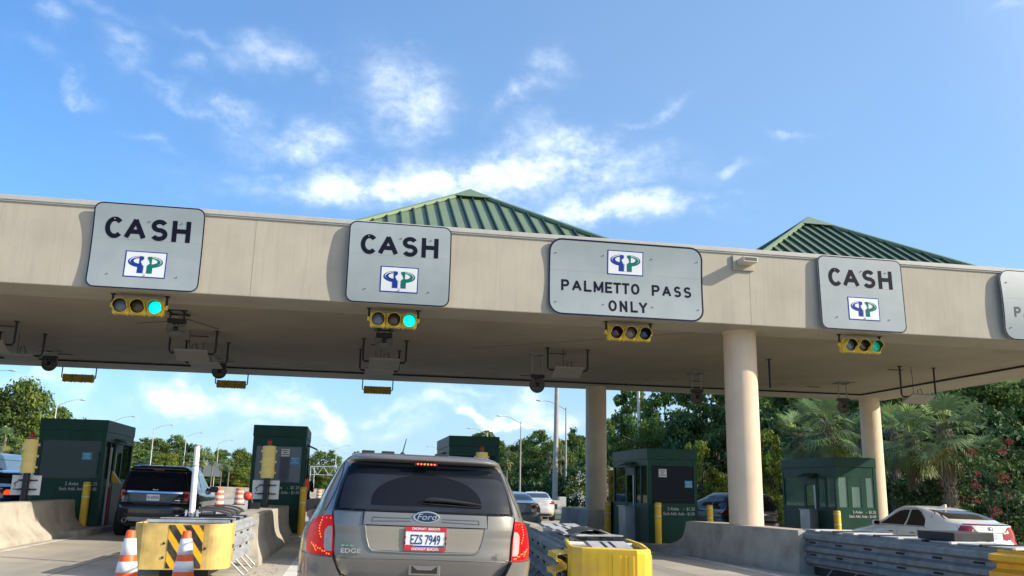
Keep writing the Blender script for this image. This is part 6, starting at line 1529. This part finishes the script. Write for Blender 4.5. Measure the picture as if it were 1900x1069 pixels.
TREES = [
    ('oak', 0, -42.68, 128, 0.15, 14.57, 4.11, 'tallest bushy tree at the left edge, above the vertical signal', 'L'),
    ('oak', 1, -46.02, 130, 0.15, 13.41, 3.61, 'left edge tree, half out of the photo', 'L'),
    ('pine', 0, -40.1, 135, 0.15, 11.5, 1.83, 'thin crowned tree behind the left lamp post', 'L'),
    ('bright', 0, -38.93, 124, 0.15, 9.69, 2.6, 'bright green tree low in front of the tallest left tree', 'L'),
    ('oak', 2, -41.38, 150, 0.15, 11.45, 2.78, 'rounded tree top peeping over the leftmost booth roof', 'L'),
    ('dark', 0, -43.16, 126, 0.15, 8.29, 3.89, 'dark tree mass behind the palms at the left edge', 'L'),
    ('dark', 1, -44.25, 150, 0.15, 8.99, 4.63, 'dark tree hidden mostly by the leftmost booth', 'L'),
    ('oak', 0, -42.05, 170, 0.15, 10.26, 4.2, 'tree behind the leftmost booth at right', 'L'),
    ('pine', 1, -41.55, 195, 0.15, 10.22, 3.37, 'tree just right of the leftmost booth', 'L'),
    ('oak', 1, -39.49, 205, 0.15, 11.14, 3.8, 'wide tree above the left end of the dark SUV roof', 'L'),
    ('pine', 2, -37.27, 210, 0.15, 11.84, 2.59, 'taller tree above the middle of the dark SUV roof', 'L'),
    ('dark', 0, -35.17, 215, 0.15, 10.7, 3.45, 'dark tree between two left row lamp posts', 'L'),
    ('oak', 2, -31.26, 220, 0.15, 10.04, 3.26, 'rounded tree top right of the white marker post', 'L'),
    ('pine', 0, -28.73, 222, 0.15, 9.18, 2.47, 'tree beside the farthest left lamp post', 'L'),
    ('oak', 0, -24.62, 225, 0.15, 9.8, 2.78, 'tree left of the booth behind the vertical signal', 'L'),
    ('dark', 1, -22.02, 228, 0.15, 8.81, 3.38, 'dark tree at the left side of that booth', 'L'),
    ('dark', 0, -37.19, 190, 0.15, 6.22, 4.69, 'shaded tree low behind the dark SUV', 'L'),
    ('dark', 1, -25.34, 205, 0.15, 5.58, 4.3, 'shaded low tree behind the far palms', 'L'),
    ('dark', 0, -29.18, 200, 0.15, 5.59, 3.7, 'shaded low tree left of the far palms', 'L'),
    ('dark', 1, -33.27, 198, 0.15, 5.67, 3.67, 'shaded low tree under the yellowish young trees', 'L'),
    ('bright', 0, -34.34, 180, 0.15, 6.8, 2.0, 'yellowish young tree above the dark SUV, left one', 'L'),
    ('bright', 1, -32.17, 180, 0.15, 6.76, 1.56, 'yellowish young tree above the dark SUV, right one', 'L'),
    ('bright', 1, -20.42, 200, 0.15, 4.9, 2.72, 'light green bush tree left of the booth foot', 'L'),
    ('oak', 1, -6.64, 262, 0.15, 11.49, 3.23, 'tree right of the booth with the vertical signal', 'L'),
    ('pine', 1, -3.16, 265, 0.15, 11.54, 2.78, 'tall tree top left of the double armed lamp post', 'L'),
    ('oak', 2, -4.16, 250, 0.15, 6.71, 3.4, 'low tree behind the gantry', 'L'),
    ('dark', 0, 0.57, 300, 0.15, 8.43, 3.7, 'far dark tree at the silver SUV window pillar', 'L'),
    ('pine', 2, 4.6, 330, 0.15, 13.87, 1.63, 'tiny distant tree top above the silver SUV corner', 'L'),
    ('dark', 1, 10.5, 340, 0.15, 12.0, 5.46, 'far tree hidden behind the silver SUV roof', 'L'),
    ('dark', 1, -11.24, 250, 0.15, 8.71, 4.01, 'far tree hidden behind the booth', 'L'),
    ('oak', 1, -16.29, 240, 0.15, 8.28, 3.85, 'far tree behind the booth window', 'L'),
    ('dark', 1, 33.01, 190, -0.3, 8.04, 3.05, 'dark tree beside the half hidden booth', 'R'),
    ('oak', 0, 32.54, 175, -0.3, 9.92, 2.59, 'tree right of the half hidden booth, behind a palm', 'R'),
    ('oak', 1, 33.25, 165, -0.3, 11.32, 2.44, 'rounded tree behind the second right lamp post', 'R'),
    ('pine', 0, 33.08, 150, -0.3, 11.44, 2.22, 'tree crown between the lamp posts, lightly lit', 'R'),
    ('oak', 2, 33.58, 140, -0.3, 10.34, 1.9, 'tree behind the tall plain pole', 'R'),
    ('pine', 1, 34.2, 130, -0.3, 10.68, 1.77, 'taller tree left of the rear column', 'R'),
    ('oak', 0, 31.95, 128, -0.3, 7.71, 2.21, 'lower tree behind the nearest right lamp post', 'R'),
    ('dark', 0, 30.66, 145, -0.3, 6.62, 3.04, 'dark tree over the two sedans', 'R'),
    ('dark', 1, 29.58, 120, -0.3, 4.95, 2.52, 'dark tree behind the utility cabinet', 'R'),
    ('dark', 0, 29.34, 160, -0.3, 5.11, 2.96, 'dark low tree behind the left palm', 'R'),
    ('dark', 1, 29.27, 105, -0.3, 5.37, 2.2, 'dark tree behind the rear column', 'R'),
    ('pine', 2, 30.64, 100, -0.3, 9.76, 1.23, 'narrow dark tree against the sky right of the rear column', 'R'),
    ('pine', 0, 30.67, 92, -0.3, 12.47, 2.27, 'tall pine right of the rear column, under the canopy edge', 'R'),
    ('oak', 1, 26.72, 84, -0.3, 6.5, 1.76, 'bright tree left of the booth with white and blue notices', 'R'),
    ('pine', 1, 31.61, 84, -0.3, 12.59, 2.39, 'tall pine behind the slim bright pole', 'R'),
    ('oak', 2, 27.5, 76, -0.3, 8.29, 1.88, 'leafy tree above the booth with white and blue notices', 'R'),
    ('pine', 2, 32.04, 76, -0.3, 12.42, 2.35, 'tall pine left of the near column', 'R'),
    ('dark', 0, 28.2, 70, -0.3, 8.3, 2.16, 'deep green tree above the booth at its right', 'R'),
    ('dark', 1, 27.51, 62, -0.3, 6.4, 1.76, 'dark tree behind the black SUV', 'R'),
    ('pine', 0, 32.01, 66, -0.3, 11.16, 2.04, 'tall pine right of the near column', 'R'),
    ('dark', 0, 28.24, 56, -0.3, 7.13, 2.07, 'dark tree behind the conical young tree', 'R'),
    ('pine', 1, 33.0, 60, -0.3, 10.45, 2.04, 'tall pine above the rightmost booth', 'R'),
    ('dark', 1, 28.77, 50, -0.3, 5.99, 2.16, 'dark tree behind the palms over the rightmost booth', 'R'),
    ('pine', 2, 33.69, 54, -0.3, 9.72, 2.0, 'tall pine left of the far right column', 'R'),
    ('oak', 0, 33.81, 50, -0.3, 8.88, 1.85, 'tree top right of the far right column', 'R'),
    ('dark', 0, 31.23, 46, -0.3, 5.78, 2.27, 'dark tree behind the twin palms', 'R'),
    ('pine', 0, 37.34, 50, -0.3, 9.73, 2.16, 'tall pine above the twin palms', 'R'),
    ('dark', 1, 35.98, 46, -0.3, 7.53, 2.56, 'dark tree right of the twin palms', 'R'),
    ('pine', 1, 39.99, 48, -0.3, 9.25, 2.37, 'tall dark pine at the right edge', 'R'),
    ('dark', 0, 33.94, 40, -0.3, 5.17, 2.22, 'dark tree behind the pink blossom', 'R'),
    ('dark', 1, 27.91, 38, -0.3, 3.05, 1.64, 'shaded shrub tree between the palm trunks', 'R'),
    ('dark', 0, 42.4, 46, -0.3, 8.77, 2.56, 'dark tree just beyond the right edge', 'R'),
    ('dark', 0, 27.72, 44, -0.3, 3.2, 1.63, 'shaded low tree behind the far right column', 'R'),
    ('dark', 1, 25.05, 48, -0.3, 2.92, 1.48, 'shaded low tree left of the rightmost booth', 'R'),
    ('dark', 0, 24.56, 70, -0.3, 3.75, 2.16, 'shaded low tree behind the booth with notices', 'R'),
    ('dark', 1, 21.47, 72, -0.3, 3.28, 1.78, 'shaded low tree behind the white oleander', 'R'),
    ('bright', 0, 18.24, 36, -0.3, 4.23, 0.76, 'sunlit yellow green young tree right of the near column', 'R'),
    ('bright', 1, 16.76, 40, -0.3, 3.79, 0.64, 'sunlit young tree rising right of the booth with notices', 'R'),
    ('bright', 0, 17.74, 44, -0.3, 4.0, 0.33, 'small sunlit tree top over the booth roof', 'R'),
    ('bright', 1, 17.67, 40, -0.3, 2.34, 0.74, 'light green bush tree above the black SUV', 'R'),
]
FAR_PALMS = [
    (0, -37.35, 108, 0.15, 5.81, 2.0, 'leftmost roadside palm, cut by the left edge', 'L'),
    (1, -34.81, 106, 0.15, 5.02, 1.31, 'small roadside palm behind the leftmost vertical signal', 'L'),
    (0, -35.34, 100, 0.15, 3.54, 1.85, 'low palm at the left edge', 'L'),
    (1, -34.99, 112, 0.15, 6.27, 1.52, 'bushy palm left of the leftmost booth', 'L'),
    (0, -26.56, 180, 0.15, 6.19, 1.78, 'roadside palm just right of the white marker post', 'L'),
    (1, -25.12, 182, 0.15, 6.08, 1.46, 'roadside palm in front of the grey sign back', 'L'),
    (0, -22.8, 178, 0.15, 5.01, 1.32, 'slim roadside palm left of the tallest far palm', 'L'),
    (1, -21.19, 176, 0.15, 5.2, 1.63, 'roadside palm with clear trunk beside a booth', 'L'),
    (0, -29.77, 184, 0.15, 6.02, 1.82, 'roadside palm behind the white marker post', 'L'),
    (0, 22.05, 120, -0.3, 5.49, 1.48, 'palm with hanging dead fronds beside the half hidden booth', 'R'),
    (1, 24.64, 100, -0.3, 5.84, 1.48, 'palm behind the tall plain pole', 'R'),
    (0, 24.3, 104, -0.3, 5.21, 1.16, 'yellowish palm left of the tall plain pole', 'R'),
    (1, 25.64, 96, -0.3, 4.06, 1.19, 'low palm left of the rear column', 'R'),
    (0, 26.53, 88, -0.3, 4.79, 0.98, 'palm half hidden by the rear column', 'R'),
]
NEAR_PALMS = [
    (0, 24.68, 33, -0.3, 4.29, 1.87, 'largest palm with rough trunk at right, above the white sedan roof'),
    (1, 25.19, 36, -0.3, 4.09, 1.82, 'second palm with rough trunk, left of the largest one'),
    (0, 27.64, 41, -0.3, 4.75, 1.77, 'palm right behind the far right column'),
    (1, 21.09, 36, -0.3, 4.49, 1.87, 'palm above the rightmost booth, its crown by the dish'),
    (0, 20.72, 38, -0.3, 4.06, 1.55, 'palm at the left rear of the rightmost booth'),
    (1, 26.22, 42, -0.3, 3.94, 1.81, 'palm hidden behind the far right column'),
    (0, 32.17, 40, -0.3, 3.48, 1.48, 'dim palm between the largest palm and pink blossom'),
]
GL = 'trees along the left side of the road'; GR = 'trees of the woods at right'
for k, v, x, y, zb, top, rad, l, g in TREES: tree(k, v, x, y, zb, top, rad, l, GL if g == 'L' else GR, base_frac=0 if k == 'dark' else .04)
for v, x, y, zb, zc, rad, l, g in FAR_PALMS: palm(v, x, y, zb, zc, rad, l, 'roadside palms')
for v, x, y, zb, zc, rad, l in NEAR_PALMS: palm(v, x, y, zb, zc, rad, l, 'palms behind the rightmost booth', False)
# flowering shrubs
def shrub(name, label, x, y, zb, rx, rz, leaf, bloom, seed, nb, cat='shrub'):
    t = thing(name, label, cat, (x, y, zb))
    o = bpy.data.objects.new('foliage', crown_mesh(seed, rx, rz, 45, 60, .11, leaf, 'round', clr=.26)); C.objects.link(o); o.parent = t; o.location = (0, 0, rz*.95)
    rnd = random.Random(seed); mb = MB(); mb.col = []
    for k in range(nb):
        d = Vector((rnd.gauss(0, 1), rnd.gauss(-.6, 1), rnd.gauss(.2, 1))).normalized(); c = Vector((d.x*rx, d.y*rx, rz*.95+d.z*rz))*rnd.uniform(.93, 1.05)
        for i in range(26):
            p = c+Vector((rnd.gauss(0, .09), rnd.gauss(0, .09), rnd.gauss(0, .09)))*1.1; leaf_quad(mb, p, Vector((rnd.gauss(0, 1), rnd.gauss(-.5, 1), rnd.gauss(0, 1))).normalized(), Vector((0, 0, 1)), .055); q = rnd.uniform(.7, 1.2); mb.col.append((q, q, q, 1))
    mb.build('blossom', bloom, t, recalc=False)
    mb = MB()
    for k in range(6): a = k*1.05; mb.tube([(.1*math.cos(a), .1*math.sin(a), -.1), (.4*rx*math.cos(a), .4*rx*math.sin(a), rz*1.1)], [.035, .012], 5)
    mb.build('stem', bark, t)
shrub('oleander', 'white flowering oleander half hidden by the rear column', 13.9, 48, -.2, 1.7, 1.5, lf_a, lf_w, 7, 46)
shrub('crape_myrtle', 'pink flowering shrub in the shade at the right edge', 26.3, 32, -.3, 2.3, 2.0, lf_d, lf_pk, 8, 17)
shrub('crape_myrtle', 'dim reddish flowering shrub right of the largest palm', 24.6, 34, -.3, 1.1, 1.3, lf_d, lf_pk, 9, 6)
# clipped hedge on the verge and undergrowth
t = thing('hedge', 'low clipped green hedge on the verge left of the rear column', 'hedge', (17.6, 62, -.28))
rnd = random.Random(2); mb = MB(); mb.col = []
for i in range(5200):
    p = Vector((rnd.uniform(-1.6, 5.5), rnd.uniform(-.7, .9), rnd.uniform(.05, .62))); p.z *= 1-.15*abs(p.y); leaf_quad(mb, p, Vector((rnd.gauss(0, .7), rnd.gauss(-.3, .7), rnd.gauss(.8, .5))).normalized(), Vector((rnd.gauss(0, 1), rnd.gauss(0, 1), 1)), .09); q = rnd.uniform(.6, 1.3); mb.col.append((q, q, q, 1))
mb.build('foliage', lf_a, t, recalc=False)
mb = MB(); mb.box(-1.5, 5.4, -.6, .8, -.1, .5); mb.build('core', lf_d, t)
def scrub(name, label, xa, ya, xb, yb, depth, hgt, n, ls, seed, m):
    rnd = random.Random(seed); mb = MB(); mb.col = []
    for i in range(n):
        q = rnd.random(); x = xa+(xb-xa)*q; y = ya+(yb-ya)*q+rnd.uniform(-depth, depth)
        hh = hgt*(.55+.45*noise.noise(Vector((x*.35, y*.2, seed)))+.25*noise.noise(Vector((x*1.3, y, seed))))
        z = rnd.random()**.8*hh-.3; leaf_quad(mb, Vector((x, y, z)), Vector((rnd.gauss(0, .8), rnd.gauss(-.3, .8), rnd.gauss(.5, .6))).normalized(), Vector((rnd.gauss(0, 1), rnd.gauss(0, 1), 1)), ls*rnd.uniform(.6, 1.3)); q = rnd.uniform(.5, 1.4)*(1+.5*noise.noise(Vector((x*.8, z*.8, seed)))); mb.col.append((q, q, q, 1))
    tag(mb.build(name, m, recalc=False), label, 'undergrowth', kind='stuff')
scrub('undergrowth', 'dark undergrowth at the foot of the woods at right', 22, 95, 46, 38, 4, 5.5, 26000, .26, 1, lf_d)
scrub('undergrowth', 'undergrowth below the roadside trees at left', -55, 118, -22, 228, 3, 6.5, 22000, .42, 2, lf_a)
scrub('undergrowth', 'far undergrowth closing the road ahead', -22, 300, 60, 310, 6, 6.0, 9000, .7, 3, lf_d)
scrub('undergrowth', 'undergrowth behind the sedans at right', 20, 190, 27, 92, 3, 4.0, 9000, .35, 4, lf_d)
# distant woodland that reads as one mass
def woods(label, xa, ya, xb, yb, hgt, n, seed):
    rnd = random.Random(seed); mb = MB(); mb.col = []
    for i in range(n):
        q = rnd.random(); x = xa+(xb-xa)*q; y = ya+(yb-ya)*q+rnd.uniform(-10, 10)
        cell = math.floor(x/6); r2 = random.Random(cell+seed*99); hh = hgt*(.72+.28*r2.random())*(1-.25*((x/6-cell-.5)*2)**2)
        z = rnd.random()**.7*hh; leaf_quad(mb, Vector((x, y, z)), Vector((rnd.gauss(0, .8), rnd.gauss(-.3, .8), rnd.gauss(.5, .6))).normalized(), Vector((rnd.gauss(0, 1), rnd.gauss(0, 1), 1)), 1.0*rnd.uniform(.5, 1.2)); q = rnd.uniform(.5, 1.3); mb.col.append((q, q, q, 1))
    tag(mb.build('woodland', lf_a, recalc=False), label, 'woodland', kind='stuff')
woods('far woodland line beyond the road ahead at left', -90, 250, -10, 330, 10.5, 14000, 1)
woods('far woodland line beyond the road ahead', -14, 340, 70, 330, 8, 9000, 2)
woods('woodland backing the trees at right', 30, 230, 75, 60, 15, 20000, 3)
woods('woodland backing the palms at right', 36, 75, 75, 40, 14, 14000, 4)
